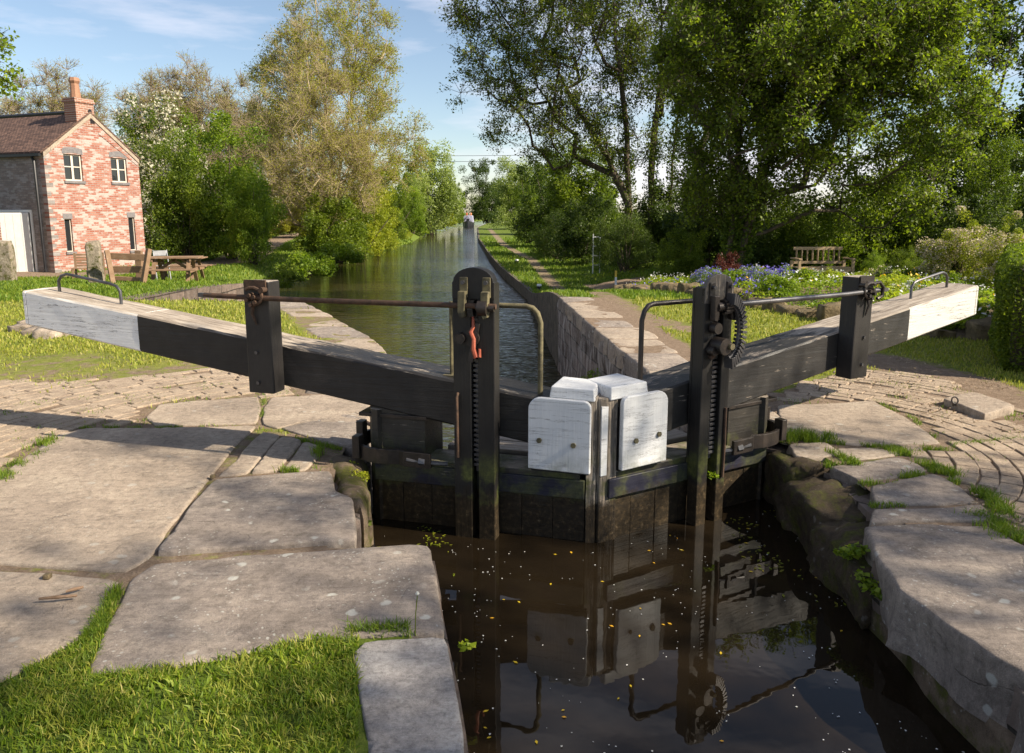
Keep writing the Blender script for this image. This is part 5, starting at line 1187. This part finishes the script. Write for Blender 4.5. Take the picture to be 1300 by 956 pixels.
# young leafy branch tree beyond the left margin, and shade trees behind the viewer
tL = make_tree(17, [(0, 0, 5.6, 2.6, 2.6, 2.8), (.6, 0, 4.0, 1.8, 1.8, 1.6)], [[(0, 0, 0), (-.1, 0, 2.5), (.1, 0, 7)]], n_clump=90, clump_r=.6, twigs=8, twig_len=.55, leaves=36000, leaf=.085, r_base=.14)
tl = tree_obj('tree', tL, M['bark'], M['leaf_bright'], (-11.35, 13.6, 0), 0.4, 1.0, 'leafy tree whose branch tips enter at the top left corner')
tM = make_tree(18, [(0, 0, 8.0, 4.6, 4.4, 3.4), (-2, 1.5, 6.3, 3, 3, 2.2), (2, 2, 8, 3.2, 3.2, 2.6)], [[(0, 0, 0), (.1, 0, 3), (0, 0, 10)], [(0, 0, 0), (.2, 0.1, 2.8), (1.6, 1.4, 8)]], n_clump=120, clump_r=1.0, twigs=6, twig_len=.8, leaves=11000, leaf=.14, r_base=.22)
tm = tree_obj('tree', tM, M['bark'], M['leaf_mid'], (11.0, -3.8, 0), .5, 1.0, 'shade tree standing behind the viewer on the right')
# ---------------------------------------------------------------- bushes
BM = {}; HT = {}
def kindmesh(kind, A):
    key = (kind, A)
    if key not in BM:
        sd = 20+len(BM); f = 1+.35*(A-1)
        if kind == 'a': sp = bush_mesh(sd, int(19000*f), .052, int(62*f), (1, 1, A), cl=.27, jitter=.25)
        elif kind == 'b': sp = bush_mesh(sd, int(20000*f), .048, int(85*f), (1, 1, A), cl=.22, jitter=.4)
        elif kind == 'f': sp = bush_mesh(sd, int(15000*f), .042, int(110*f), (1, 1, A), cl=.21, flower=int(6500*f), fsize=.044, jitter=.25)
        elif kind == 's': sp = bush_mesh(sd, 5000, .085, 45, (1, 1, A), cl=.24)
        elif kind == 'g': sp = bush_mesh(sd, 3500, .07, 60, (1, 1, A), cl=.24, flower=1700, fsize=.055)
        elif kind == 'h': sp = bush_mesh(sd, 34000, .030, 170, (1, 1, A), cl=.2)
        BM[key] = sp; HT[key] = float(np.percentile(sp[1][0][:, 2], 99.3))
    return BM[key], HT[key]
protos = {}
def bush(kind, leafm, x, y, r, h, label, group=None, rz=None, name='bush', cat='bush', flm='blossom', z=None, ry=None):
    rz = (x*7.1+y*3.3) % 6.28 if rz is None else rz; z = GZ(x, y)-.05 if z is None else z; r *= 1.06
    A = min((.8, 1.3, 1.9, 2.6), key=lambda q: abs(math.log(q*1.0/(h/r))))
    sp, ht = kindmesh(kind, A); key = (kind, leafm, flm, A); sc = (r, ry or r, h/ht)
    if key in protos: return place(protos[key], (x, y, z), rz, sc, label, group)
    protos[key] = bush_obj(name, sp, leafm, (x, y, z), rz, sc, label, cat, group, flm=flm); return protos[key]
def bpx(kind, leafm, px, ytop, wpx, Y, label, hmin=0.0, **k):
    x, y, zt = AT(px, ytop, Y); z = GZ(x, y); return bush(kind, leafm, x, y, wpx/2/FPX*Y, max(hmin, zt-z), label, **k)
H = 'trees and hedge along the towpath'
bpx('f', 'leaf_mid', 185, 124, 125, 43, 'hawthorn covered in white blossom beside the cottage gable')
bpx('f', 'leaf_mid', 232, 168, 70, 39, 'blossoming hawthorn spray hanging over the front of the green bush')
bpx('b', 'leaf_bright', 285, 150, 118, 37, 'big bright green bush left of the dirt path')
bpx('a', 'leaf_mid', 228, 188, 90, 35.5, 'dark green bush just right of the cottage gable')
bpx('a', 'leaf_bright', 315, 225, 62, 34, 'leafy green bush touching the path edge left of the field gap')
bpx('a', 'leaf_mid', 350, 232, 70, 75, 'small far bush beyond the green field gap'); bpx('b', 'leaf_gold', 385, 225, 80, 68, 'olive shrub behind the pale trunks on the left bank')
bpx('a', 'leaf_gold', 320, 238, 50, 60, 'dull olive shrub left of the field gap')
bpx('b', 'leaf_yellowgreen', 448, 205, 96, 50, 'yellow green bushy tree leaning over the left bank')
bpx('a', 'leaf_mid', 425, 250, 90, 45, 'green bush at the foot of the golden trees by the water')
bpx('s', 'leaf_bright', 388, 320, 80, 31, 'low leafy bank plants nearest the platform on the left bank', name='bush'); bpx('s', 'leaf_mid', 360, 334, 50, 27, 'low dark nettles above the bank wall')
bpx('s', 'leaf_bright', 428, 308, 70, 40, 'low leafy growth dipping to the water below the golden trees')
bpx('b', 'leaf_mid', 492, 212, 62, 66, 'green bank tree beyond the yellow green one'); bpx('a', 'leaf_yellowgreen', 478, 248, 54, 58, 'yellow green shrub overhanging the water on the left bank')
bpx('a', 'leaf_grey', 545, 183, 84, 102, 'large round grey green willow on the left bank far off'); bpx('a', 'leaf_bright', 522, 238, 40, 88, 'bright green shrub at the waterline below the willow')
bpx('a', 'leaf_yellowgreen', 563, 243, 34, 120, 'small yellow green shrub right of the willow by the water')
for i, (px, yt, w, Y) in enumerate(((482, 215, 66, 84), (524, 222, 34, 96), (573, 232, 26, 138), (470, 235, 70, 74), (420, 225, 80, 90), (300, 215, 90, 80), (582, 240, 20, 165))): bpx('a' if i % 2 else 'b', ('leaf_bright', 'leaf_grey', 'leaf_mid')[i % 3], px, yt, w, Y, ('bank tree behind the yellow green shrub', 'pale bank shrub in front of the willow', 'small tree on the left bank near the narrowboat', 'bank tree behind the golden trees', 'tree far behind the golden trees', 'distant tree behind the big green bush', 'farthest small tree left of the canal bend')[i])
for i, (px, yt, w, Y) in enumerate(((508, 290, 30, 72), (531, 282, 28, 90), (555, 278, 22, 112), (490, 295, 30, 62))): bpx('s', 'leaf_bright' if i % 2 else 'leaf_yellowgreen', px, yt, w, Y, ('low bank growth at the waterline second from the golden trees', 'low bank growth below the willow', 'low bank growth right of the willow', 'low bank growth at the waterline nearest the golden trees')[i], hmin=1.0)
# towpath side
bpx('a', 'leaf_grey', 655, 203, 70, 112, 'pale distant tree far along the towpath'); bpx('b', 'leaf_dark', 618, 205, 58, 170, 'dark far tree right behind the narrowboat'); bpx('a', 'leaf_mid', 690, 205, 80, 86, 'mid green tree along the towpath beyond the taller dark bush')
bpx('b', 'leaf_mid', 672, 215, 50, 62, 'light green bush arching over the distant towpath'); bpx('b', 'leaf_dark', 705, 195, 90, 56, 'dark leafy bush beside the middle of the towpath')
bpx('a', 'leaf_mid', 740, 178, 110, 45, 'tall rounded green bush rising behind the white frame'); bpx('h', 'leaf_dark', 712, 268, 70, 42, 'low dark hedge growth at the towpath edge')
bpx('b', 'leaf_dark', 748, 250, 90, 37, 'dark bush with arching twigs behind the white frame'); bpx('h', 'leaf_dark', 795, 268, 90, 30, 'dark hedge below the many-stemmed tree')
bpx('a', 'leaf_dark', 850, 235, 100, 33, 'dark shrub right of the many stems'); bpx('b', 'leaf_mid', 868, 290, 70, 23.5, 'leafy young shrub above the rocks')
bpx('a', 'leaf_dark', 905, 215, 130, 27, 'deep green shrub under the broad tree, left part'); bpx('b', 'leaf_dark', 985, 235, 130, 25.5, 'dark shrub behind the garden bench'); bpx('a', 'leaf_mid', 1040, 262, 110, 24, 'green shrub directly behind the garden bench')
bpx('a', 'leaf_mid', 1110, 225, 140, 25.5, 'green shrub right of the bench backdrop'); bpx('b', 'leaf_dark', 1195, 205, 150, 27, 'dark bush mass below the right margin tree'); bpx('h', 'leaf_mid', 1280, 175, 130, 24, 'tall leafy bush at the right margin'); bpx('a', 'leaf_dark', 1240, 245, 110, 20, 'dark bush behind the pale flowering shrub')
bpx('b', 'leaf_dark', 1350, 190, 150, 22, 'dark bush just past the right margin')
bpx('f', 'leaf_yellowgreen', 1222, 266, 92, 15.5, 'shrub thick with creamy pink blossom at the right', flm='blossom_pink'); bpx('f', 'leaf_yellowgreen', 1292, 272, 84, 14.2, 'creamy blossoming shrub cut by the right margin', flm='blossom_pink')
# garden plants
bpx('s', 'leaf_red', 926, 320, 46, 19.3, 'dark red leaved shrub behind the blue flowers')
for px, yt, w, Y, k, lm, lab in ((1113, 317, 34, 18.8, 'h', 'leaf_bright', 'small round green shrub right of the bench'), (1150, 312, 44, 19.3, 'h', 'leaf_mid', 'second round shrub right of the bench'), (1180, 322, 40, 18, 's', 'leaf_mid', 'loose green shrub left of the blossoming shrub'),
        (1098, 340, 26, 15.8, 's', 'leaf_yellowgreen', 'small yellow green mound right of the shaft post'), (1160, 342, 44, 15.5, 's', 'leaf_mid', 'low grey green clump in front of the round shrubs'), (1208, 352, 40, 13.8, 's', 'leaf_bright', 'bright low plant beyond the right beam handle'),
        (1052, 345, 24, 16.8, 's', 'leaf_yellowgreen', 'yellow green mound below the garden bench'), (1020, 352, 50, 15.5, 's', 'leaf_bright', 'leafy clump left of the right shaft post'), (1085, 378, 44, 11.9, 's', 'leaf_bright', 'leafy plant showing right of the shaft post'),
        (895, 345, 30, 17.5, 's', 'leaf_bright', 'spiky green plant left of the blue flowers'), (1130, 372, 46, 12.6, 's', 'leaf_yellowgreen', 'yellowish low plant behind the beam'), (988, 366, 60, 13.4, 's', 'leaf_bright', 'spreading green plant at the rock edge'),
        (930, 360, 56, 15.2, 's', 'leaf_bright', 'green clump under the blue flowers'), (1205, 428, 46, 9.9, 's', 'leaf_bright', 'broad leaved plant below the right beam'), (1160, 432, 30, 10.1, 's', 'leaf_mid', 'small dark plant below the right beam'), (1232, 412, 40, 10.3, 's', 'leaf_yellowgreen', 'yellowish plant between beam end and hedge')):
    bpx(k, lm, px, yt, w, Y, lab, hmin=.36)
bpx('g', 'leaf_mid', 1122, 338, 44, 16.2, 'clump of pale pink blossom right of the bench', flm='blossom_pink', hmin=.4); bpx('g', 'leaf_mid', 1150, 362, 60, 13.2, 'low drift of white flowers behind the right beam', flm='petal_white', hmin=.3); bpx('g', 'leaf_bright', 1190, 382, 50, 12.2, 'white flowering ground plant near the beam handle', flm='petal_white', hmin=.3)
for i, (px, yt, w, Y) in enumerate(((905, 338, 56, 17.6), (948, 343, 60, 16.6), (990, 346, 56, 16.0), (965, 356, 50, 14.8), (900, 352, 46, 16.2))):
    bpx('g', 'leaf_bright', px, yt, w, Y, ('blue flowering clump nearest the red shrub', 'blue flowering clump in the middle of the bed', 'blue flowering clump below the bench', 'low blue flowering clump just above the rocks', 'blue flowering clump at the left end of the bed')[i], flm='petal_blue', hmin=.42)
# clipped hedge at the right
rng = np.random.default_rng(31); n = 95000; hx, hy, hz = 1.25, 2.1, 1.18
P_ = rng.uniform(-1, 1, (n, 3)); ax = rng.integers(0, 3, n); sg = np.where(rng.random(n) < .5, -1, 1); P_[np.arange(n), ax] = sg*(1-np.abs(rng.normal(size=n))*.05)
q = P_.copy(); q[:, 2] = (q[:, 2]+1)/2; cr_ = np.maximum(0, np.linalg.norm(np.abs(P_)**3, axis=1)-1.0)*.13
P_ = np.stack([P_[:, 0]*hx*(1-cr_), P_[:, 1]*hy*(1-cr_), q[:, 2]*hz*(1-cr_*.8)], 1)
P_ += np.array([mnoise.noise_vector(Vector(p*1.6)) for p in P_])*.09
lV, lF = leaf_quads(rng, P_, .034, .3); hd = empty('hedge', (7.0, 8.55, 0), R(-33)); tag(hd, 'clipped dense green hedge at the right margin beyond the beam end', 'hedge')
add_obj('foliage', quads_mesh('foliage', lV, lF, tint=np.repeat(np.clip(rng.normal(size=n)*.2+.45, 0, 1), 4)), M['leaf_mid'], hd)
core = MB(); core.box(-hx*.86, hx*.86, -hy*.86, hy*.86, .0, hz*.86); core.build('twigs', M['bark'], hd)
# rocks edging the bed
pts = BEDL[1:8]; k = 0; d_ = 0
rr = random.Random(9); L_ = []
for a, b_ in zip(pts[:-1], pts[1:]):
    a = Vector(a); b_ = Vector(b_); n_ = max(1, int((b_-a).length/.42))
    for i in range(n_): L_.append(a+(b_-a)*(i/n_))
for i, p in enumerate(L_):
    s_ = rr.uniform(.14, .25); z = GZ(p.x, p.y); o = block('edging_rock', p.x-s_, p.x+s_, p.y-s_*.8, p.y+s_*.8, z-.12, z+rr.uniform(.08, .24), 'rock', 'mossy rough rock edging the flower bed', 50+i, .07, 4, 'rock', 'rocks edging the flower bed')
for i, (px, py) in enumerate(((48, 424), (30, 420), (64, 428), (80, 426), (42, 414))):
    p = G(px, py); s_ = .14; block('rubble_stone', p[0]-s_, p[0]+s_, p[1]-s_, p[1]+s_, -.06, .07+.02*(i % 3), 'slab_warm', 'pale rubble stone lying in grass under the left beam end', 80+i, .04, 4, 'stone', 'rubble stones below the left beam end')

# ---------------------------------------------------------------- ground cover in the bed
rng = np.random.default_rng(77); n = 110000; X = rng.uniform(2.5, 16, n); Y = rng.uniform(8.8, 20.3, n); ok = inpoly(X, Y, BEDL); X, Y = X[ok], Y[ok]
hn = np.array([mnoise.noise(Vector((a*.9, b_*.9, 2.2))) for a, b_ in zip(X, Y)]); h3 = np.array([mnoise.noise(Vector((a*4, b_*4, 6.2))) for a, b_ in zip(X, Y)])
H_ = np.clip(.13+.22*hn+.10*h3, .01, .5); Z = zland(X, Y, 1)+H_*rng.uniform(.1, 1, len(X))**.5
lV, lF = leaf_quads(rng, np.column_stack([X, Y, Z]), .055, .8); tag(add_obj('ground_cover', quads_mesh('ground_cover', lV, lF, tint=np.repeat(np.clip(.5+hn*.7+rng.normal(size=len(X))*.17, 0, 1), 4)), M['leaf_bright']), 'low leafy ground cover filling the garden bed', 'plants', None, 'stuff')
fm = np.array([mnoise.noise(Vector((a*.8+9, b_*.8, 1.2))) for a, b_ in zip(X, Y)])
for nm_, sel, mt, lb_ in (('blue_flowers', (fm > -.02) & (Y > 13) & (X/Y < .375) & (rng.random(len(X)) < .10), 'petal_blue', 'scattered blue flowers across the bed left of the bench'), ('white_flowers', (fm < -.08) & (rng.random(len(X)) < .05), 'petal_white', 'scattered white flowers in the garden bed'), ('yellow_flowers', (np.abs(fm) < .03) & (rng.random(len(X)) < .05), 'petal_yellow', 'a few yellow flowers in the garden bed')):
    q_ = np.column_stack([X[sel], Y[sel], (zland(X, Y, 1)+H_)[sel]+rng.uniform(.0, .10, sel.sum())]); lV, lF = leaf_quads(rng, q_, .05, .5, .8); tag(add_obj(nm_, quads_mesh(nm_, lV, lF, tint=np.repeat(rng.random(len(q_)), 4)), M[mt]), lb_, 'flowers', None, 'stuff')
# ---------------------------------------------------------------- grass
rng = np.random.default_rng(5)
def filt(x, y, slabs=True, margin=.0):
    ok = (x < ex(LE, y)-.03) | (x > ex(RE, y)+.03)
    if slabs:
        near = np.where(ok & (y < 15))[0]
        for sp in SLABS:
            a = np.array(sp); m_ = near[(x[near] > a[:, 0].min()) & (x[near] < a[:, 0].max()) & (y[near] > a[:, 1].min()) & (y[near] < a[:, 1].max())]
            if len(m_): ok[m_[inpoly(x[m_], y[m_], sp)]] = False
    return ok
def zg(x, y): return np.where(x < ex(LE, y)+.01, zland(x, y, -1), zland(x, y, 1))
def mk(x, y):
    a = masks(x, y, -1); b_ = masks(x, y, 1); l = x < ex(LE, y)+.01; return np.where(l, a[0], b_[0]), np.where(l, a[1], b_[1])
def pn(x, y, s, k=0): return np.array([mnoise.noise(Vector((a*s, b_*s, k))) for a, b_ in zip(x, y)])
# lawns: denser near, larger tufts further off
n = 420000; Y = np.exp(rng.uniform(math.log(4.6), math.log(75), n)); X = rng.uniform(-.78, .78, n)*Y
ok = filt(X, Y); X, Y = X[ok], Y[ok]; d, dr = mk(X, Y); nse = np.sin(X*3.1+Y*1.7)*np.sin(Y*2.3-X*1.1)*.2
keep = rng.random(len(X)) < np.clip(1.25-(d+nse)*2.4, 0.0, 1); keep &= ~(inpoly(X, Y, BEDL) & (rng.random(len(X)) < .7)); X, Y, d, dr = X[keep], Y[keep], d[keep], dr[keep]
Z = zg(X, Y)
hh = .024+.0018*Y+.02*(d < .1)*(Y > 13.5); ww = .0035+.0011*Y; dsel = (dr > .5)
for sel, mt, nm_, lb_ in ((dsel, 'grass_dry', 'dry_grass', 'short sunlit lawn grass around the lock platforms'), (~dsel, 'grass', 'grass', 'green grass on the banks and towpath verges')):
    k = sel & (rng.random(len(X)) < np.where(dsel, .8, 1)); grass_blades(nm_, np.stack([X[k], Y[k], Z[k]-.005], 1), hh[k], ww[k], mt, 3, lb_)
# foreground grass at the bottom left
def patch(poly, n, h, w, mat, seed, lab, slabs=True, dens=None, name='grass'):
    rg_ = np.random.default_rng(seed); a = np.array(poly); X = rg_.uniform(a[:, 0].min(), a[:, 0].max(), n); Y = rg_.uniform(a[:, 1].min(), a[:, 1].max(), n)
    ok = inpoly(X, Y, poly) & filt(X, Y, slabs); X, Y = X[ok], Y[ok]; bare = pn(X, Y, 3.1, 5)+.5*pn(X, Y, 11, 8); k_ = (bare > -.18) | (rg_.random(len(X)) < .15); X, Y = X[k_], Y[k_]; hv = 1+.6*pn(X, Y, 9, seed); Z = zg(X, Y)
    return grass_blades(name, np.stack([X, Y, Z-.005], 1), h*hv, w, mat, seed, lab, lean=.7)
FG = PX((455, 797), (452, 1000), (-300, 1000), (-100, 905), (0, 868), (96, 815), (140, 768), (146, 778), (112, 858), (200, 846), (300, 830), (380, 812), (420, 800))
patch(FG,  60000, .030, .0040, 'grass', 41, 'lush foreground grass along the front of the grey flagstone', slabs=False)
patch(FG, 26000, .034, .0045, 'grass_dry', 42, 'yellowed blades mixed into the foreground grass', slabs=False, name='dry_grass')
patch(FG, 9000, .028, .014, 'leaf_bright', 43, 'small broad leaved weeds in the foreground grass', slabs=False, name='weeds')
def strip(pl, w, n, h, seed, lab, mat='grass'):
    rg_ = np.random.default_rng(seed); P = [Vector(G(*p)) for p in pl]; out = []
    seg = [(b_-a).length for a, b_ in zip(P[:-1], P[1:])]; tot = sum(seg)
    for a, b_, L in zip(P[:-1], P[1:], seg):
        k = int(n*L/tot); t = rg_.random(k); o = rg_.normal(size=(k, 2))*w; out.append(np.stack([a.x+(b_.x-a.x)*t+o[:, 0], a.y+(b_.y-a.y)*t+o[:, 1]], 1))
    q = np.concatenate(out); m_ = pn(q[:, 0], q[:, 1], 6, seed) > -.12; q = q[m_]; ok = filt(q[:, 0], q[:, 1], False); q = q[ok]
    return grass_blades('joint_grass', np.column_stack([q, np.full(len(q), -.02)]), h, .0045, mat, seed, lab, lean=.6)
strip([(-40, 640), (10, 600), (70, 552)], .035, 2600, .05, 1, 'grass growing in the joint at the far left of the largest flagstone')
strip([(158, 728), (140, 765), (110, 825)], .014, 1500, .045, 2, 'grass filling the joint left of the foreground flagstone')
strip([(330, 546), (400, 562), (462, 576)], .012, 900, .035, 3, 'thin grass line behind the narrow flagstones'); strip([(100, 542), (200, 542), (260, 541)], .014, 800, .03, 4, 'grass line behind the largest flagstone')
strip([(362, 596), (398, 596)], .025, 700, .05, 5, 'tuft of grass at the end of the narrow flagstones'); strip([(405, 572), (402, 580)], .02, 60, .09, 55, 'weed sprouting beside the left collar')
strip([(336, 505), (330, 540)], .016, 300, .03, 6, 'grass between pale flagstones under the left beam')
strip([(1000, 556), (1046, 556)], .05, 1500, .07, 7, 'thick grass tuft beside the right collar'); strip([(1046, 560), (1120, 566), (1200, 570)], .018, 900, .035, 8, 'grass line behind the right wedge flagstone')
strip([(1050, 572), (1090, 588), (1040, 590)], .02, 700, .045, 9, 'grass in the joint above the mossy right bank'); strip([(1130, 570), (1190, 592), (1240, 622), (1285, 655)], .035, 3200, .05, 10, 'broad green grass joint right of the coping slabs')
strip([(1098, 613), (1140, 607), (1190, 597)], .022, 900, .04, 11, 'grass in the joint of the rounded right flagstone'); strip([(1150, 575), (1220, 562), (1300, 555)], .018, 700, .03, 12, 'grass between setts at the right'); strip([(335, 751), (365, 753)], .012, 260, .012, 13, 'tiny moss tuft on the foreground flagstone')
strip([(1235, 650), (1320, 700)], .05, 1200, .05, 14, 'grass behind the long right coping slab'); strip([(1110, 508), (1160, 530), (1196, 560)], .014, 600, .03, 15, 'grass edging the largest right flagstone')
strip([(445, 800), (540, 795)], .02, 700, .045, 16, 'grass fringe above the granite block'); strip([(1100, 640), (1150, 640)], .012, 260, .03, 17, 'grass wisps on the thin right coping slab')
# sparse grass between the setts
n = 60000; X = rng.uniform(-6, 6, n); Y = rng.uniform(4.6, 9.5, n); ok = (inpoly(X, Y, SETL) | inpoly(X, Y, SETR)) & filt(X, Y); X, Y = X[ok], Y[ok]; m_ = pn(X, Y, 2.6, 3)+.6*pn(X, Y*3, 3.3, 9) > .16; X, Y = X[m_], Y[m_]
k = rng.random(len(X)) < .75; X, Y = X[k], Y[k]; grass_blades('sett_grass', np.column_stack([X, Y, np.full(len(X), -.015)]), .026, .006, 'grass', 77, 'small grass tufts among the worn setts', lean=.8)
# ---------------------------------------------------------------- small plants, leaves and scum
def sprig(px, py, z, r, n, leaf, mat, lab, seed, droop=0.0, name='wall_plant', off=(0, 0), flat=.5, elong=None):
    x, y = G(px, py, z); x += off[0]; y += off[1]; rg_ = np.random.default_rng(seed); d = rg_.normal(size=(n, 3)); d /= np.linalg.norm(d, axis=1)[:, None]; d *= rg_.random((n, 1))**.5*r; d[:, 2] = d[:, 2]*flat
    if elong: d += np.outer(rg_.uniform(-1, 1, n), np.array(elong))
    lV, lF = leaf_quads(rg_, d, leaf, .9, .85); root = empty(name, (x, y, z)); tag(root, lab, 'plant')
    add_obj('foliage', quads_mesh('foliage', lV, lF, tint=np.repeat(np.clip(rg_.normal(size=n)*.2+.6, 0, 1), 4)), M[mat], root)
    S_ = np.zeros((n, 3)); S_[:] = (0, 0, -r*.6); S_ += d*.25; k = rg_.choice(n, min(n, 24), replace=False); sV, sF = tube_segments(S_[k], d[k], np.full(len(k), .002), np.full(len(k), .001), 3)
    add_obj('stem', quads_mesh('stem', sV, sF), M['leaf_mid'], root)
sprig(1088, 700, -.10, .055, 110, .034, 'leaf_bright', 'fresh green plant hanging on the right coping edge', 1, elong=(.02, -.06, .04), off=(-.03, 0)); sprig(1112, 742, -.16, .06, 130, .03, 'leaf_bright', 'lower leafy plant on the right coping edge', 2, elong=(.015, -.09, -.02), off=(-.02, 0))
sprig(592, 820, -.18, .035, 16, .034, 'leaf_bright', 'small three lobed leaf plant at the left coping edge', 3); sprig(461, 665, -.2, .04, 24, .03, 'leaf_mid', 'small green plant in the left recess', 4, off=(.02, 0)); sprig(904, 603, -.08, .045, 60, .03, 'leaf_bright', 'grass clump growing on the right gate rail', 5)
sprig(452, 606, -.05, .09, 320, .018, 'leaf_yellowgreen', 'bright moss and grass on the left corner block', 6); sprig(447, 590, -.02, .05, 120, .016, 'leaf_yellowgreen', 'moss on the top of the left corner block', 8); sprig(1010, 600, -.25, .12, 260, .02, 'leaf_dark', 'dark ferny moss beside the right gate heel', 7, off=(.1, 0)); sprig(1075, 640, -.18, .12, 300, .016, 'leaf_gold', 'olive moss on the broken right bank', 9, off=(.06, 0)); sprig(405, 570, .02, .04, 30, .03, 'leaf_bright', 'leafy weed beside the left collar', 10)
for i, (px, py, Y_, w, hgt, lm) in enumerate(((722, 450, 8.2, .5, .9, 'leaf_mid'), (716, 420, 10, .5, .9, 'leaf_bright'), (760, 470, 7.2, .25, .4, 'leaf_mid'))):
    x = float(ex(RE, Y_))-.12; bush('s', lm, x, Y_, w*.55, hgt, ('leafy plant at the foot of the high wall, middle one', 'leafy plant at the foot of the high wall, farthest one', 'leafy plant at the foot of the high wall, nearest one')[i], z=-1.42, ry=w*2)
x, y = G(527, 803); dn = empty('dandelion', (x, y, 0)); tag(dn, 'single dandelion stalk with white head rising at the granite block', 'flower'); MB().tube([(0, 0, -.02), (.004, .0, .08), (.012, .002, .155)], .0022, 6).build('stalk', M['leaf_yellowgreen'], dn)
MB().tube([(.012, .002, .153), (.012, .002, .160), (.012, .002, .168)], [.004, .0085, .004], 8).build('head', M['petal_white'], dn, smooth=True)
# ivy bits & floating debris
def floaters(n, region, smin, smax, mat, seed, lab, name, asp=1.0):
    rg_ = np.random.default_rng(seed); X = []; a = np.array(region)
    X = rg_.uniform(a[:, 0].min(), a[:, 0].max(), n*6); Y = rg_.uniform(a[:, 1].min(), a[:, 1].max(), n*6); m_ = inpoly(X, Y, region); m_ &= (pn(X, Y, 2.6, seed)+.5*pn(X, Y, 7.5, seed+3) > -.12+.35*rg_.random(len(X)))
    X, Y = X[m_][:n], Y[m_][:n]; n = len(X); s_ = rg_.uniform(smin, smax, n); th = rg_.uniform(0, 6.28, n); c, s2 = np.cos(th), np.sin(th); z = np.full(n, -.3965)
    V = np.stack([np.stack([X-c*s_, Y-s2*s_, z], 1), np.stack([X+s2*s_*.4*asp, Y-c*s_*.4*asp, z+.001], 1), np.stack([X+c*s_, Y+s2*s_, z], 1), np.stack([X-s2*s_*.4*asp, Y+c*s_*.4*asp, z+.001], 1)], 1).reshape(-1, 3)
    tag(add_obj(name, quads_mesh(name, V, np.arange(n*4).reshape(-1, 4), tint=np.repeat(rg_.random(n), 4)), M[mat]), lab, 'debris', None, 'stuff')
WR = [(-.9, 3.5), (-.95, 4.7), (.5, 4.30), (1.85, 5.0), (1.9, 3.5), (1.75, 3.4), (1.75, 2.0), (-.1, 2.0), (-.35, 3.4)]
floaters(300, WR, .002, .006, 'petal_white', 1, 'tiny white petals floating on the lock water', 'floating_petals', 2); floaters(48, WR, .007, .015, 'petal_yellow', 2, 'yellow fallen leaves floating on the lock water', 'floating_leaves', 1.2)
floaters(90, [(-.9, 3.6), (-.95, 4.7), (-.4, 4.55), (-.3, 3.9)], .008, .02, 'leaf_yellowgreen', 3, 'green and yellow weed floating in the left recess', 'floating_weed', 1); floaters(110, [(1.3, 3.6), (1.4, 4.7), (1.85, 4.9), (1.9, 3.5)], .008, .02, 'leaf_gold', 4, 'leaf litter floating beside the right bank', 'leaf_litter', 1)
# dead leaves and chippings on the right path
n = 9000; X = rng.uniform(2.5, 7, n); Y = rng.uniform(3.6, 8.5, n); ok = filt(X, Y); d, _ = mk(X, Y); ok &= (d > .55) & (pn(X, Y, 1.8, 4) > .05); X, Y = X[ok], Y[ok]; n = len(X)
lV, lF = leaf_quads(rng, np.column_stack([X, Y, zg(X, Y)+.018]), .022, 1.2, .5); tag(add_obj('dead_leaves', quads_mesh('dead_leaves', lV, lF, tint=np.repeat(rng.random(n), 4)), m_leaf('litter', [(.14, .09, .05), (.24, .16, .10), (.34, .25, .17), (.42, .34, .25)], .1)), 'dry leaf litter scattered over the setts at the right', 'leaves', None, 'stuff')
